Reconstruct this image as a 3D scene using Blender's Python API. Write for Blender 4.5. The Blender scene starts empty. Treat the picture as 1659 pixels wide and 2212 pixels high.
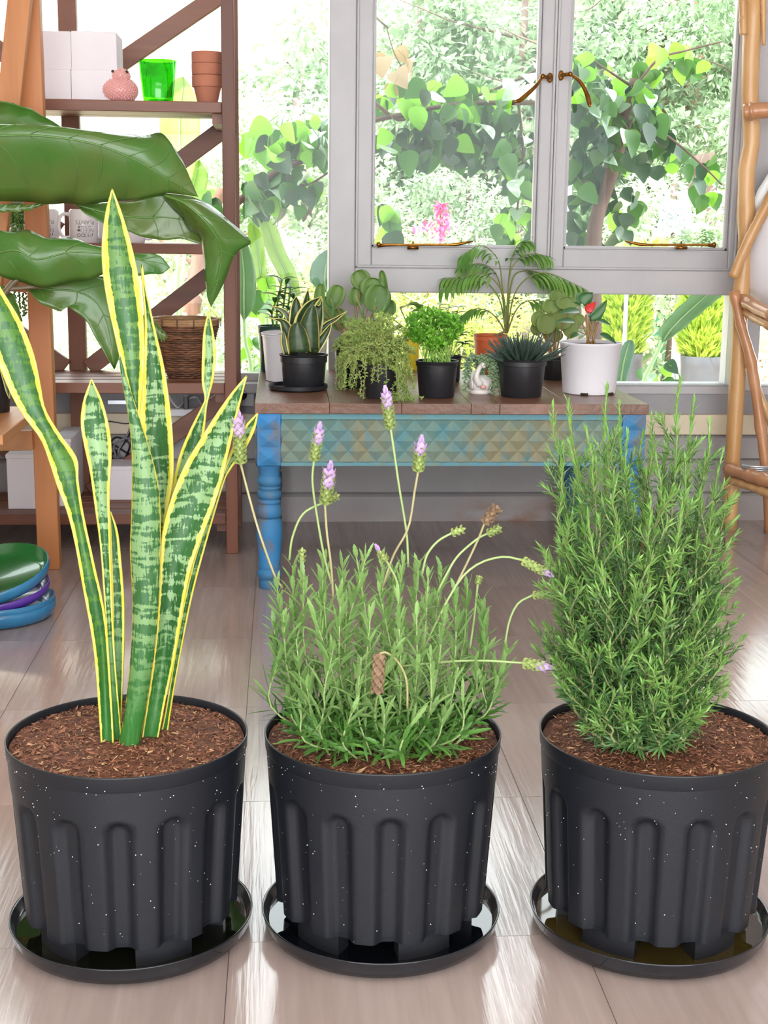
import bpy, math, random
from mathutils import Vector, Matrix
random.seed(7)
V = Vector
pi = math.pi
# ---------------------------------------------------------------- camera
FPX, CX, CY = 3050.0, 829.5, 1106.0
CAMH, PITCH, YAW, ROLL = 0.985, math.radians(11.5), math.radians(4.2), 0.012
CAM = V((0, 0, CAMH))
Fw = V((math.sin(YAW)*math.cos(PITCH), math.cos(YAW)*math.cos(PITCH), -math.sin(PITCH)))
R0 = V((math.cos(YAW), -math.sin(YAW), 0)); U0 = R0.cross(Fw)
Rt = (R0*math.cos(ROLL)+U0*math.sin(ROLL)).normalized(); Up = Rt.cross(Fw).normalized()
sc = bpy.context.scene
cd = bpy.data.cameras.new('camera'); cam = bpy.data.objects.new('camera', cd); sc.collection.objects.link(cam)
cd.sensor_fit = 'HORIZONTAL'; cd.sensor_width = 36.0; cd.lens = 36.0*FPX/1659.0; cd.clip_start = .05; cd.clip_end = 200
cam.matrix_world = Matrix((( Rt.x, Up.x, -Fw.x, CAM.x), (Rt.y, Up.y, -Fw.y, CAM.y), (Rt.z, Up.z, -Fw.z, CAM.z), (0, 0, 0, 1)))
sc.camera = cam
# ---------------------------------------------------------------- world, sun, lights, exposure
w = bpy.data.worlds.new('sky'); sc.world = w; w.use_nodes = True
bg = w.node_tree.nodes['Background']; bg.inputs['Color'].default_value = (0.93, 0.97, 1.0, 1); bg.inputs['Strength'].default_value = 6.0
sl = bpy.data.lights.new('sun', 'SUN'); sl.energy = 11.0; sl.angle = math.radians(6); sl.color = (1, .96, .88)
so = bpy.data.objects.new('sun', sl); sc.collection.objects.link(so)
so.rotation_euler = (math.radians(38), 0, math.radians(-30))
def area(name, loc, rot, sx, sy, e, col=(1, 1, 1)):
    l = bpy.data.lights.new(name, 'AREA'); l.shape = 'RECTANGLE'; l.size = sx; l.size_y = sy; l.energy = e; l.color = col
    o = bpy.data.objects.new(name, l); sc.collection.objects.link(o); o.location = loc; o.rotation_euler = rot
    return o
area('shopfront_daylight', (0.2, -2.4, 1.5), (math.radians(90), 0, 0), 4.4, 2.3, 66, (1, .98, .97))
area('overhead_fill', (0.1, 1.4, 2.55), (0, 0, 0), 2.2, 1.2, 22, (1, .97, .94))  # added overhead fill light, no ceiling lamp is seen
sc.view_settings.view_transform = 'Standard'; sc.view_settings.look = 'None'; sc.view_settings.gamma = 1
sc.view_settings.use_curve_mapping = False; sc.view_settings.exposure = 0.0

# ---------------------------------------------------------------- helpers
def ray(px, py): return Fw + Rt*((px-CX)/FPX) + Up*((CY-py)/FPX)
def U(px, py, Y):
    d = ray(px, py); return CAM + d*(Y/d.y)
def G(px, py, z=0.0):
    d = ray(px, py); return CAM + d*((z-CAM.z)/d.z)
def S(P): return (V(P)-CAM).dot(Fw)/FPX           # metres per pixel at P
def lin(c):
    if isinstance(c, str): c = tuple(int(c[i:i+2], 16)/255 for i in (0, 2, 4))
    return tuple(((x/12.92) if x <= .04045 else ((x+.055)/1.055)**2.4) for x in c[:3])+(1,)
def lerp(a, b, t): return a+(b-a)*t
def rnd(a, b): return random.uniform(a, b)
def cr(P, n):                                       # catmull-rom through P, n samples
    P = [V(p) for p in P]
    if len(P) == 2: return [P[0].lerp(P[1], i/(n-1)) for i in range(n)]
    Q = [P[0]*2-P[1]]+P+[P[-1]*2-P[-2]]; out = []
    for i in range(n):
        t = i/(n-1)*(len(P)-1); k = min(int(t), len(P)-2); t -= k
        a, b, c, d = Q[k:k+4]
        out.append(.5*((2*b)+(c-a)*t+(2*a-5*b+4*c-d)*t*t+(3*b-3*c+d-a)*t**3))
    return out
class MB:
    def __init__(s): s.v = []; s.f = []; s.m = []; s.uv = []; s.mats = []; s.cur = 0
    def mat(s, m):
        if m not in s.mats: s.mats.append(m)
        s.cur = s.mats.index(m); return s
    def face(s, idx, uv=None):
        s.f.append(tuple(idx)); s.m.append(s.cur); s.uv.append(uv)
    def box(s, a, b, rot=None, c=None, tap=None):
        a = V(a); b = V(b); n = len(s.v)
        P = [V((x, y, z)) for z in (a.z, b.z) for y in (a.y, b.y) for x in (a.x, b.x)]
        if rot is not None:
            c = (a+b)/2 if c is None else V(c); P = [c+rot@(p-c) for p in P]
        s.v += P
        for q in ((0, 2, 3, 1), (4, 5, 7, 6), (0, 1, 5, 4), (1, 3, 7, 5), (3, 2, 6, 7), (2, 0, 4, 6)): s.face([n+i for i in q])
        return s
    def beam(s, p, q, w, d, up=(0, 1, 0)):            # rectangular bar from p to q; d along up
        p = V(p); q = V(q); t = (q-p).normalized(); up = V(up); side = t.cross(up).normalized(); up = side.cross(t).normalized()
        n = len(s.v)
        for c in (p, q):
            for i, j in ((-1, -1), (1, -1), (1, 1), (-1, 1)): s.v.append(c+side*i*w/2+up*j*d/2)
        for q_ in ((0, 1, 2, 3), (7, 6, 5, 4), (0, 4, 5, 1), (1, 5, 6, 2), (2, 6, 7, 3), (3, 7, 4, 0)): s.face([n+i for i in q_])
        return s
    def tube(s, P, r, k=8, cap=True, closed=False):
        P = [V(p) for p in P]; n = len(P); r = r if isinstance(r, (list, tuple)) else [r]*n
        base = len(s.v); T0 = None; nx = None
        for i, p in enumerate(P):
            t = (P[min(i+1, n-1)]-P[max(i-1, 0)]);
            t = t.normalized() if t.length > 1e-9 else V((0, 0, 1))
            if nx is None:
                nx = t.cross(V((0.13, 0.97, .2)));
                if nx.length < .05: nx = t.cross(V((1, 0, 0)))
                nx.normalize()
            else: nx = (nx-t*nx.dot(t)).normalized()
            ny = t.cross(nx)
            for j in range(k):
                a = 2*pi*j/k; s.v.append(p+(nx*math.cos(a)+ny*math.sin(a))*r[i])
        for i in range(n-1):
            for j in range(k):
                a = base+i*k+j; b = base+i*k+(j+1) % k
                s.face((a, b, b+k, a+k), ((j/k, i/(n-1)), ((j+1)/k, i/(n-1)), ((j+1)/k, (i+1)/(n-1)), (j/k, (i+1)/(n-1))))
        if cap:
            s.face([base+j for j in range(k)][::-1]); s.face([base+(n-1)*k+j for j in range(k)])
        return s
    def lathe(s, prof, c=(0, 0, 0), k=32, rf=None, rot=None):
        c = V(c); base = len(s.v)
        for (r, z) in prof:
            for j in range(k):
                a = 2*pi*j/k; rr = r if rf is None else rf(r, z, a)
                p = V((rr*math.cos(a), rr*math.sin(a), z))
                if rot is not None: p = rot@p
                s.v.append(c+p)
        for i in range(len(prof)-1):
            for j in range(k):
                a = base+i*k+j; b = base+i*k+(j+1) % k; s.face((a, b, b+k, a+k))
        return s
    def disc(s, c, r, k=32, rot=None):
        c = V(c); n = len(s.v)
        for j in range(k):
            p = V((r*math.cos(2*pi*j/k), r*math.sin(2*pi*j/k), 0)); s.v.append(c+(rot@p if rot is not None else p))
        s.face(range(n, n+k)); return s
    def ball(s, c, r, k=10, m=7, rot=None, fn=None):
        c = V(c); r = V(r) if not isinstance(r, (int, float)) else V((r, r, r)); base = len(s.v)
        for i in range(m+1):
            th = pi*i/m
            for j in range(k):
                a = 2*pi*j/k; d = V((math.sin(th)*math.cos(a), math.sin(th)*math.sin(a), -math.cos(th)))
                p = V((d.x*r.x, d.y*r.y, d.z*r.z))
                if fn: p = p*fn(d)
                if rot is not None: p = rot@p
                s.v.append(c+p)
        for i in range(m):
            for j in range(k):
                a = base+i*k+j; b = base+i*k+(j+1) % k; s.face((a, b, b+k, a+k))
        return s
    def leaf(s, p, d, nrm, L, W, n=4, shape='lance', droop=0.0, cup=.15, twist=0, serr=0):
        p = V(p); d = V(d).normalized(); nrm = V(nrm); nrm = (nrm-d*nrm.dot(d))
        nrm = nrm.normalized() if nrm.length > 1e-6 else d.orthogonal().normalized()
        side = d.cross(nrm); base = len(s.v); c = p.copy(); dd = d.copy()
        for i in range(n+1):
            t = i/n; wd = W/2*SH[shape](t)
            if serr and 0 < i < n: wd *= (1+serr*(1 if i % 2 else -1))
            s.v += [c-side*wd+nrm*wd*cup*2, c.copy(), c+side*wd+nrm*wd*cup*2]
            dd = (dd-nrm*(droop/n)).normalized(); nrm = side.cross(dd).normalized(); side = dd.cross(nrm)
            if twist:
                q = Matrix.Rotation(twist/n, 3, dd); nrm = q@nrm; side = q@side
            c = c+dd*(L/n)
        for i in range(n):
            a = base+3*i; t0, t1 = i/n, (i+1)/n
            s.face((a, a+1, a+4, a+3), ((0, t0), (.5, t0), (.5, t1), (0, t1)))
            s.face((a+1, a+2, a+5, a+4), ((.5, t0), (1, t0), (1, t1), (.5, t1)))
        return s
    def loft(s, A, Mi, B, n=24, k=8, rip=0, rn=5, thick=0.0, bulge=0.0):
        a = cr(A, n); m = cr(Mi, n); b = cr(B, n); base = len(s.v); rows = []
        for i in range(n):
            row = []
            for j in range(k+1):
                u = j/k; P = a[i]*((1-u)*(1-2*u))+m[i]*(4*u*(1-u))+b[i]*(u*(2*u-1))
                if rip: P = P+V((0, 1, .4))*rip*math.sin(rn*2*pi*i/(n-1)+1.7*u)*(abs(2*u-1)**1.5)*min(1, 4*(1-i/(n-1)))
                row.append(P)
            rows.append(row)
        for r_ in rows: s.v += r_
        for i in range(n-1):
            for j in range(k):
                q = base+i*(k+1)+j; t0, t1 = i/(n-1), (i+1)/(n-1); u0, u1 = j/k, (j+1)/k
                s.face((q, q+1, q+k+2, q+k+1), ((u0, t0), (u1, t0), (u1, t1), (u0, t1)))
        return s
    def build(s, name, m=None, parent=None, smooth=True, auto=None, solid=0.0, bevel=0.0):
        if m is not None and not s.mats: s.mats = [m]
        off = org(parent) if parent is not None else V((0, 0, 0))
        me = bpy.data.meshes.new(name); me.from_pydata([tuple(p-off) for p in s.v], [], s.f)
        for mm in s.mats: me.materials.append(mm)
        me.polygons.foreach_set('material_index', s.m)
        if any(u is not None for u in s.uv):
            uvl = me.uv_layers.new(name='UVMap'); k = 0; dat = []
            for f, u in zip(s.f, s.uv):
                for i in range(len(f)):
                    dat += list(u[i]) if u is not None else [0, 0]
            uvl.data.foreach_set('uv', dat)
        me.update()
        if smooth:
            me.polygons.foreach_set('use_smooth', [True]*len(me.polygons))
            if auto: me.set_sharp_from_angle(angle=math.radians(auto))
        o = bpy.data.objects.new(name, me); sc.collection.objects.link(o)
        if parent is not None: o.parent = parent
        if solid: md = o.modifiers.new('s', 'SOLIDIFY'); md.thickness = solid; md.offset = 0
        if bevel: md = o.modifiers.new('b', 'BEVEL'); md.width = bevel; md.segments = 2; md.limit_method = 'ANGLE'
        return o
def org(o):
    p = V((0, 0, 0))
    while o is not None: p += V(o.location); o = o.parent
    return p
def sm(t): t = max(0, min(1, t)); return t*t*(3-2*t)
SH = {'lance': lambda t: math.sin(pi*min(1, max(0.02, t))**.85), 'needle': lambda t: (.75+.25*math.sin(pi*t)) if t < .75 else max(0, (1-t)/.25)**.7,
      'heart': lambda t: (max(0, math.sin(pi*max(0, t)**.52)))**.85 if t > .001 else .4, 'oval': lambda t: max(0.02, math.sin(pi*t))**.6,
      'blade': lambda t: (.55+.45*math.sin(pi*min(1, t*1.1)))*(1 if t < .6 else max(0, 1-((t-.6)/.4)**1.6)),
      'succ': lambda t: (1-.1*t)*(1 if t < .2 else max(0, 1-((t-.2)/.8)**1.5)), 'ovate': lambda t: max(.02, math.sin(pi*t**.75))**.8}
def thing(name, label, cat, loc=(0, 0, 0), group=None):
    o = bpy.data.objects.new(name, None); sc.collection.objects.link(o); o.location = V(loc); o.empty_display_size = .05
    return tag(o, label, cat, group)
def tag(o, label=None, cat=None, group=None, kind=None):
    if label: o['label'] = label
    if cat: o['category'] = cat
    if group: o['group'] = group
    if kind: o['kind'] = kind
    return o
def struct(name, loc=(0, 0, 0)):
    o = bpy.data.objects.new(name, None); sc.collection.objects.link(o); o.location = V(loc); o['kind'] = 'structure'; o.empty_display_size = .05
    return o
def inst(o, parent, mw, name=None):                 # copy of mesh object o sharing data, placed by matrix (world)
    c = o.copy(); sc.collection.objects.link(c); c.parent = parent; c.matrix_basis = Matrix.Translation(-org(parent))@mw
    return c
# ---------------------------------------------------------------- materials
def new(name):
    m = bpy.data.materials.new(name); m.use_nodes = True; nt = m.node_tree; return m, nt, nt.nodes['Principled BSDF']
def nd(nt, t, **kw):
    n = nt.nodes.new(t)
    for k, v in kw.items():
        if k in n.inputs.keys() if isinstance(k, str) else False: n.inputs[k].default_value = v
        else: setattr(n, k, v)
    return n
def mixc(nt, fac, a, b):
    n = nt.nodes.new('ShaderNodeMix'); n.data_type = 'RGBA'
    for sock, v in ((n.inputs[0], fac), (n.inputs[6], a), (n.inputs[7], b)):
        if hasattr(v, 'node'): nt.links.new(v, sock)
        else: sock.default_value = v
    return n.outputs[2]
def ramp(nt, inp, lo, hi):
    n = nt.nodes.new('ShaderNodeMapRange'); n.inputs[1].default_value = lo; n.inputs[2].default_value = hi; nt.links.new(inp, n.inputs[0]); return n.outputs[0]
def math_(nt, op, a, b=None):
    n = nt.nodes.new('ShaderNodeMath'); n.operation = op
    for i, v in enumerate((a, b)):
        if v is None: continue
        if hasattr(v, 'node'): nt.links.new(v, n.inputs[i])
        else: n.inputs[i].default_value = v
    return n.outputs[0]
def noise(nt, scale, stretch=(1, 1, 1), coord='Object', detail=4, rough=.55, dist=0):
    tc = nt.nodes.new('ShaderNodeTexCoord'); mp = nt.nodes.new('ShaderNodeMapping'); mp.inputs['Scale'].default_value = stretch
    nt.links.new(tc.outputs[coord], mp.inputs[0]); n = nt.nodes.new('ShaderNodeTexNoise')
    n.inputs['Scale'].default_value = scale; n.inputs['Detail'].default_value = detail; n.inputs['Roughness'].default_value = rough; n.inputs['Distortion'].default_value = dist
    nt.links.new(mp.outputs[0], n.inputs['Vector']); return n.outputs['Fac']
def mat(name, c1, c2=None, scale=8, stretch=(1, 1, 1), rough=.5, bump=0, bscale=None, metal=0, spec=.5, transl=0, tcol=None, island=0, rnd_obj=0, lo=.35, hi=.65, coat=0, dist=0):
    m, nt, b = new(name); b.inputs['Roughness'].default_value = rough; b.inputs['Metallic'].default_value = metal
    b.inputs['Specular IOR Level'].default_value = spec; b.inputs['Coat Weight'].default_value = coat
    col = None
    if c2:
        f = noise(nt, scale, stretch, dist=dist); f = ramp(nt, f, lo, hi); col = mixc(nt, f, lin(c1), lin(c2))
    else: b.inputs['Base Color'].default_value = lin(c1)
    if island or rnd_obj:
        if island: g = nt.nodes.new('ShaderNodeNewGeometry').outputs['Random Per Island']
        else: g = nt.nodes.new('ShaderNodeObjectInfo').outputs['Random']
        k = island or rnd_obj
        hs = nt.nodes.new('ShaderNodeHueSaturation'); r = nt.nodes.new('ShaderNodeMapRange'); nt.links.new(g, r.inputs[0])
        r.inputs[3].default_value = 1-k; r.inputs[4].default_value = 1+k; nt.links.new(r.outputs[0], hs.inputs['Value'])
        if col is not None: nt.links.new(col, hs.inputs['Color'])
        else: hs.inputs['Color'].default_value = lin(c1)
        col = hs.outputs[0]
    if col is not None: nt.links.new(col, b.inputs['Base Color'])
    if bump:
        bf = noise(nt, bscale or scale*3, stretch); bn = nt.nodes.new('ShaderNodeBump'); bn.inputs['Strength'].default_value = bump; bn.inputs['Distance'].default_value = .004
        nt.links.new(bf, bn.inputs['Height']); nt.links.new(bn.outputs[0], b.inputs['Normal'])
    if transl:
        out = nt.nodes['Material Output']; tr = nt.nodes.new('ShaderNodeBsdfTranslucent'); mx = nt.nodes.new('ShaderNodeMixShader'); mx.inputs[0].default_value = transl
        tr.inputs[0].default_value = lin(tcol or c1)
        if col is not None and not tcol: nt.links.new(col, tr.inputs[0])
        nt.links.new(b.outputs[0], mx.inputs[1]); nt.links.new(tr.outputs[0], mx.inputs[2]); nt.links.new(mx.outputs[0], out.inputs[0])
    return m
def wood(name, c1, c2, axis='Z', scale=14, rough=.5, bump=.25, rnd=.08, coat=0):
    st = {'X': (.06, 1, 1), 'Y': (1, .06, 1), 'Z': (1, 1, .06)}[axis]
    return mat(name, c1, c2, scale, st, rough, bump, scale*2, rnd_obj=rnd, dist=.6, coat=coat)
def glassm(name, tint=(1, 1, 1), const=0):
    m, nt, b = new(name); nt.nodes.remove(b); out = nt.nodes['Material Output']
    t = nt.nodes.new('ShaderNodeBsdfTransparent'); t.inputs[0].default_value = tint+(1,); g = nt.nodes.new('ShaderNodeBsdfGlossy'); g.inputs['Roughness'].default_value = .02
    fr = nt.nodes.new('ShaderNodeFresnel'); fr.inputs[0].default_value = 1.25; mx = nt.nodes.new('ShaderNodeMixShader')
    mx.inputs[0].default_value = const
    if not const: nt.links.new(fr.outputs[0], mx.inputs[0])
    nt.links.new(t.outputs[0], mx.inputs[1]); nt.links.new(g.outputs[0], mx.inputs[2]); nt.links.new(mx.outputs[0], out.inputs[0])
    return m
M = {}
M['paint'] = mat('grey_paint', 'b4b2b5', 'acaaae', 6, rough=.38, bump=.12, bscale=30)
M['paint2'] = mat('grey_wall_paint', '98979b', '8d8c91', 5, rough=.55, bump=.15, bscale=20)
M['cream'] = mat('cream_paint', 'd8cbb2', 'cfc2a9', 5, rough=.5)
M['brownwood'] = wood('brown_stained_wood', '7c4a33', '5f3626', 'Z', 12, .5)
M['brownwoodx'] = wood('brown_stained_wood_along', '80503a', '653a2a', 'X', 12, .45)
M['orangewood'] = wood('orange_pine_wood', 'c2824e', 'a8693b', 'Z', 10, .5)
M['orangewoodx'] = wood('orange_pine_wood_along', 'c08855', 'a86d41', 'Y', 10, .45)
M['bark'] = mat('potting_bark', '6e4430', '4a2b1e', 60, rough=.8, spec=.3, bump=.6, bscale=200)
M['chip'] = mat('bark_chips', '7d523d', rough=.7, island=.5, spec=.3)
M['chip2'] = mat('pale_wood_chips', 'b08a66', rough=.7, island=.3, spec=.3)
M['bpot'] = mat('black_pot_plastic', '181b21', rough=.42, bump=.1, bscale=400, spec=.42)
M['bglos'] = mat('black_gloss_plastic', '1b1d22', rough=.12, spec=.5)
M['bsmall'] = mat('small_black_pot_plastic', '1f2024', '26272c', 10, rough=.4)
M['wpot'] = mat('white_pot_plastic', 'e4e3ea', rough=.35)
M['drop'] = mat('water_drops', 'cfd6dd', rough=.05, spec=.8)
def water(name, col):
    m, nt, b = new(name); b.inputs['Base Color'].default_value = lin(col); b.inputs['Roughness'].default_value = .03; b.inputs['Specular IOR Level'].default_value = .6; return m
M['wdark'] = water('dark_water', '15160f'); M['wblack'] = water('black_water', '0e1015'); M['wbrown'] = water('brown_water', '42371a')
# ---------------------------------------------------------------- structure: floor
YW = G(800, 1124).y
m, nt, b = new('oak_look_floor'); M['floor'] = m
oi = nt.nodes.new('ShaderNodeObjectInfo')
f1 = ramp(nt, noise(nt, 9, (1, .12, 1), dist=1.2), .3, .7); f2 = ramp(nt, noise(nt, 60, (1, .05, 1), dist=.3), .35, .7); f3 = ramp(nt, noise(nt, 2.2, (1, .6, 1)), .35, .65)
c = mixc(nt, f1, lin('ae9d96'), lin('948079')); c = mixc(nt, math_(nt, 'MULTIPLY', f2, .5), c, lin('807069')); c = mixc(nt, math_(nt, 'MULTIPLY', f3, .35), c, lin('b4a49e'))
hs = nt.nodes.new('ShaderNodeHueSaturation'); r = nt.nodes.new('ShaderNodeMapRange'); nt.links.new(oi.outputs['Random'], r.inputs[0]); r.inputs[3].default_value = .9; r.inputs[4].default_value = 1.08
nt.links.new(r.outputs[0], hs.inputs['Value']); nt.links.new(c, hs.inputs['Color']); nt.links.new(hs.outputs[0], b.inputs['Base Color'])
b.inputs['Roughness'].default_value = .15; b.inputs['Specular IOR Level'].default_value = 1.0
bn = nt.nodes.new('ShaderNodeBump'); bn.inputs['Strength'].default_value = .12; bn.inputs['Distance'].default_value = .002; nt.links.new(f2, bn.inputs['Height']); nt.links.new(bn.outputs[0], b.inputs['Normal'])
M['gap'] = mat('floor_joint', '6b5d57', rough=.8)
flo = struct('floor', (0, 0, 0))
MB().box((-2.6, -2.6, -.08), (2.8, YW+.02, -.0016)).build('subfloor', M['gap'], flo, smooth=False)
x0 = (G(548, 1377).x+G(525, 1570).x)/2; x1 = (G(1108, 1673).x+G(1128, 1726).x)/2; TW = x1-x0; TL = .492; y0 = G(800, 1727).y
tm = None
for i in range(-4, 5):
    for j in range(-9, 6):
        ax, bx = x0+i*TW, x0+(i+1)*TW; ay, by = y0+j*TL, y0+(j+1)*TL
        by = min(by, YW); ax = max(ax, -2.6); bx = min(bx, 2.8)
        if by-ay < .02 or bx-ax < .02 or ay < -2.6: continue
        g = .0006
        if j >= 5 or tm is None or ax <= -2.6 or bx >= 2.8 or by == YW:
            o = MB().box((ax+g, ay+g, -.0015), (bx-g, by-g, 0)).build('plank', M['floor'], flo, smooth=False)
            if by < YW and bx-ax > TW*.99: tm = o; tx, ty = ax, ay
        else: inst(tm, flo, Matrix.Translation((ax-tx, ay-ty, 0)), 'plank')
# ---------------------------------------------------------------- structure: window wall
def X(px, py=536): return U(px, py, YW).x
def Z(py, px=900): return U(px, py, YW).z
zs = Z(830); z632 = Z(632); z578 = Z(579); z535 = Z(535); ztop = 2.62
XL, XR = -2.5, 2.7
wb = struct('wall_back', (0, YW, 0))
# stained weatherboard material
m, nt, b = new('stained_grey_boards'); M['wboard'] = m
geo = nt.nodes.new('ShaderNodeNewGeometry'); sp = nt.nodes.new('ShaderNodeSeparateXYZ'); nt.links.new(geo.outputs['Position'], sp.inputs[0])
n1 = noise(nt, 7, (1, 1, 2.5)); n2 = noise(nt, 3)
low = ramp(nt, sp.outputs[2], .10, .0); st = math_(nt, 'MULTIPLY', ramp(nt, n1, .36, .58), low)
xm = math_(nt, 'SUBTRACT', 1.0, math_(nt, 'MULTIPLY', math_(nt, 'ABSOLUTE', math_(nt, 'SUBTRACT', sp.outputs[0], X(1180, 1100)+.0)), 2.6)); xm = ramp(nt, xm, 0.0, .4)
c = mixc(nt, ramp(nt, n2, .35, .65), lin('a19c9b'), lin('928e90')); c = mixc(nt, math_(nt, 'MULTIPLY', st, math_(nt, 'MAXIMUM', xm, .22)), c, lin('8a5f48'))
nt.links.new(c, b.inputs['Base Color']); b.inputs['Roughness'].default_value = .45
mb = MB(); zr0, zr1 = Z(937, 1450), Z(894, 1450)
mb.box((XL, YW, 0), (XR, YW+.12, zr1)); mb.box((XL, YW, zr1), (XR, YW+.12, zs))
mb.build('wall_panel', M['paint2'], wb, smooth=False)
zb1 = Z(1061); hts = [0, zb1, zb1+.115, zr0+.003]
for k in range(3):
    q = MB(); a, t = hts[k]+(.001 if k else 0), hts[k+1]-.004
    n = len(q.v); pr = [(0, a), (-.019, a), (-.016, t-.012), (-.010, t-.004), (-.004, t), (0, t)]
    for x in (XL, XR):
        for (y, z) in pr: q.v.append(V((x, YW+y, z)))
    for i in range(6): j = (i+1) % 6; q.face((i, j, j+6, i+6))
    q.build('weatherboard', M['wboard'], wb, smooth=False)
MB().box((XL, YW-.028, zr0), (X(1655, 915), YW, zr1)).build('trim_1', M['cream'], None, smooth=False, bevel=.003)['kind'] = 'structure'
MB().box((XL, YW+.0, ztop), (XR, YW+.12, 2.75)).build('wall_header', M['paint'], wb, smooth=False)
# window_1 (left, fixed, tall)
w1 = struct('window_1', (X(600), YW, zs))
xl1 = X(710)
q = MB(); q.box((XL, YW-.03, zs-.03), (xl1, YW+.12, zs+.004)); q.build('window_sill', M['paint'], w1, smooth=False, bevel=.003)
q = MB(); q.box((XL, YW+.04, zs+.004), (xl1, YW+.07, zs+.03)); q.box((XL, YW+.04, ztop-.05), (xl1, YW+.08, ztop)); q.box((XL, YW+.02, zs), (XL+.06, YW+.09, ztop)); q.build('window_frame', M['paint'], w1, smooth=False, bevel=.002)
M['glass'] = glassm('window_glass', (.97, .99, .98))
MB().box((XL+.06, YW+.052, zs+.03), (xl1, YW+.056, ztop-.05)).build('pane', M['glass'], w1, smooth=False)
# window_2: casements over a fixed pane
w2 = struct('window_2', (X(1150), YW, zs))
xa, xb, xc, xd, xe, xf, xg, xh = [X(p) for p in (710, 766, 802, 1157, 1187, 1217, 1573, 1590)]
xend = X(1641, 730); x806 = X(812, 640); x1580 = X(1581, 740)
fr = [((xa, -.022, zs-.02), (xb, .12, ztop)), ((xh, -.022, z632), (xend, .12, ztop)), ((xb, -.022, z632), (xh, .12, z578)),
      ((xb, -.022, ztop-.06), (xh, .12, ztop)), ((xb, -.003, zs-.02), (x806, .12, z632)), ((x1580, -.003, zs-.02), (xend, .12, z632))]
for i, (a, b_) in enumerate(fr):
    MB().box((a[0], YW+a[1], a[2]), (b_[0], YW+b_[1], b_[2])).build(['post', 'post', 'transom', 'head', 'post', 'post'][i], M['paint'], w2, smooth=False, bevel=.004)
q = MB(); q.box((x806, YW-.006, zs-.03), (x1580, YW+.12, zs-.004)); q.build('window_sill', M['paint'], w2, smooth=False, bevel=.003)
def sash(xa, xb, la, lb, name='casement'):
    s = MB(); Y0, Y1 = YW-.004, YW+.05
    for (a, b_) in (((xa, z578), (la, ztop-.06)), ((lb, z578), (xb, ztop-.06)), ((la, z578), (lb, z535)), ((la, ztop-.12), (lb, ztop-.06))):
        s.box((a[0], Y0, a[1]), (b_[0], Y1, b_[1]))
    o = s.build(name, M['paint'], w2, smooth=False, bevel=.004)
    # stepped moulding round the glass
    t = MB(); d = .011; zt = ztop-.12
    for (a, b_) in (((la, z535), (la+d, zt)), ((lb-d, z535), (lb, zt)), ((la, z535), (lb, z535+d)), ((la, zt-d), (lb, zt))):
        t.box((a[0], YW+.012, a[1]), (b_[0], YW+.04, b_[1]))
    t.build('glazing_bead', M['paint'], o, smooth=False, bevel=.003)
    t = MB(); d = .009
    for (a, b_) in (((xa, z578), (xa+d, ztop-.06)), ((xb-d, z578), (xb, ztop-.06)), ((xa, z578), (xb, z578+d))):
        t.box((a[0], Y0-.009, a[1]), (b_[0], Y0, b_[1]))
    t.build('edge_moulding', M['paint'], o, smooth=False, bevel=.003)
    MB().box((la, YW+.026, z535), (lb, YW+.030, ztop-.12)).build('pane', M['glass'], o, smooth=False)
    return o
sash(xb+.001, xe-.0006, xc, xd); sash(xe+.0006, xh-.001, xf, xg)
MB().box((x806, YW+.05, zs-.004), (x1580, YW+.054, z632)).build('pane', M['glass'], w2, smooth=False)
M['brass'] = mat('aged_brass', 'a9752f', '7c5220', 30, rough=.28, metal=.9)
for (P, bx) in (([(1172, 165), (1158, 185), (1140, 202), (1122, 217), (1112, 219)], 1188), ([(1232, 160), (1252, 175), (1266, 198), (1273, 222), (1274, 230)], 1212)):
    h = MB(); pts = [U(a, b_, YW-.05-.012*i) for i, (a, b_) in enumerate(P)]
    h.tube(cr(pts, 12), [.0045, .005, .0055, .006, .0065, .007, .0075, .008, .008, .0075, .006, .003], 8)
    p0 = U(P[0][0], P[0][1], YW-.05); h.ball(p0, .0085); h.tube([p0, U(bx, P[0][1]+3, YW-.02)], .006, 8)
    h.ball(U(bx, P[0][1]+3, YW-.012), (.010, .006, .016))
    h.build('handle', M['brass'], w2)
for (xs, xe_, pin) in ((815, 1022, 892), (1545, 1350, 1472)):
    h = MB(); n = 12; P = [U(lerp(xs, xe_, t), 529-(0 if t < .8 else (t-.8)*40)+(2 if t < .06 else 0), YW-.03) for t in [i/(n-1) for i in range(n)]]
    h.tube(P, [.007, .0055]+[.0042]*7+[.006, .005, .002], 8); h.box(U(pin, 536, YW-.03)-V((.018, .008, .004)), U(pin, 536, YW-.03)+V((.018, .02, .006)))
    h.tube([U(pin, 537, YW-.03), U(pin, 521, YW-.03)], .003, 6); h.ball(U(xs+sgn*3, 528, YW-.03) if (sgn := (1 if xe_ > xs else -1)) else None, .008)
    h.build('window_stay', M['brass'], w2)
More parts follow.
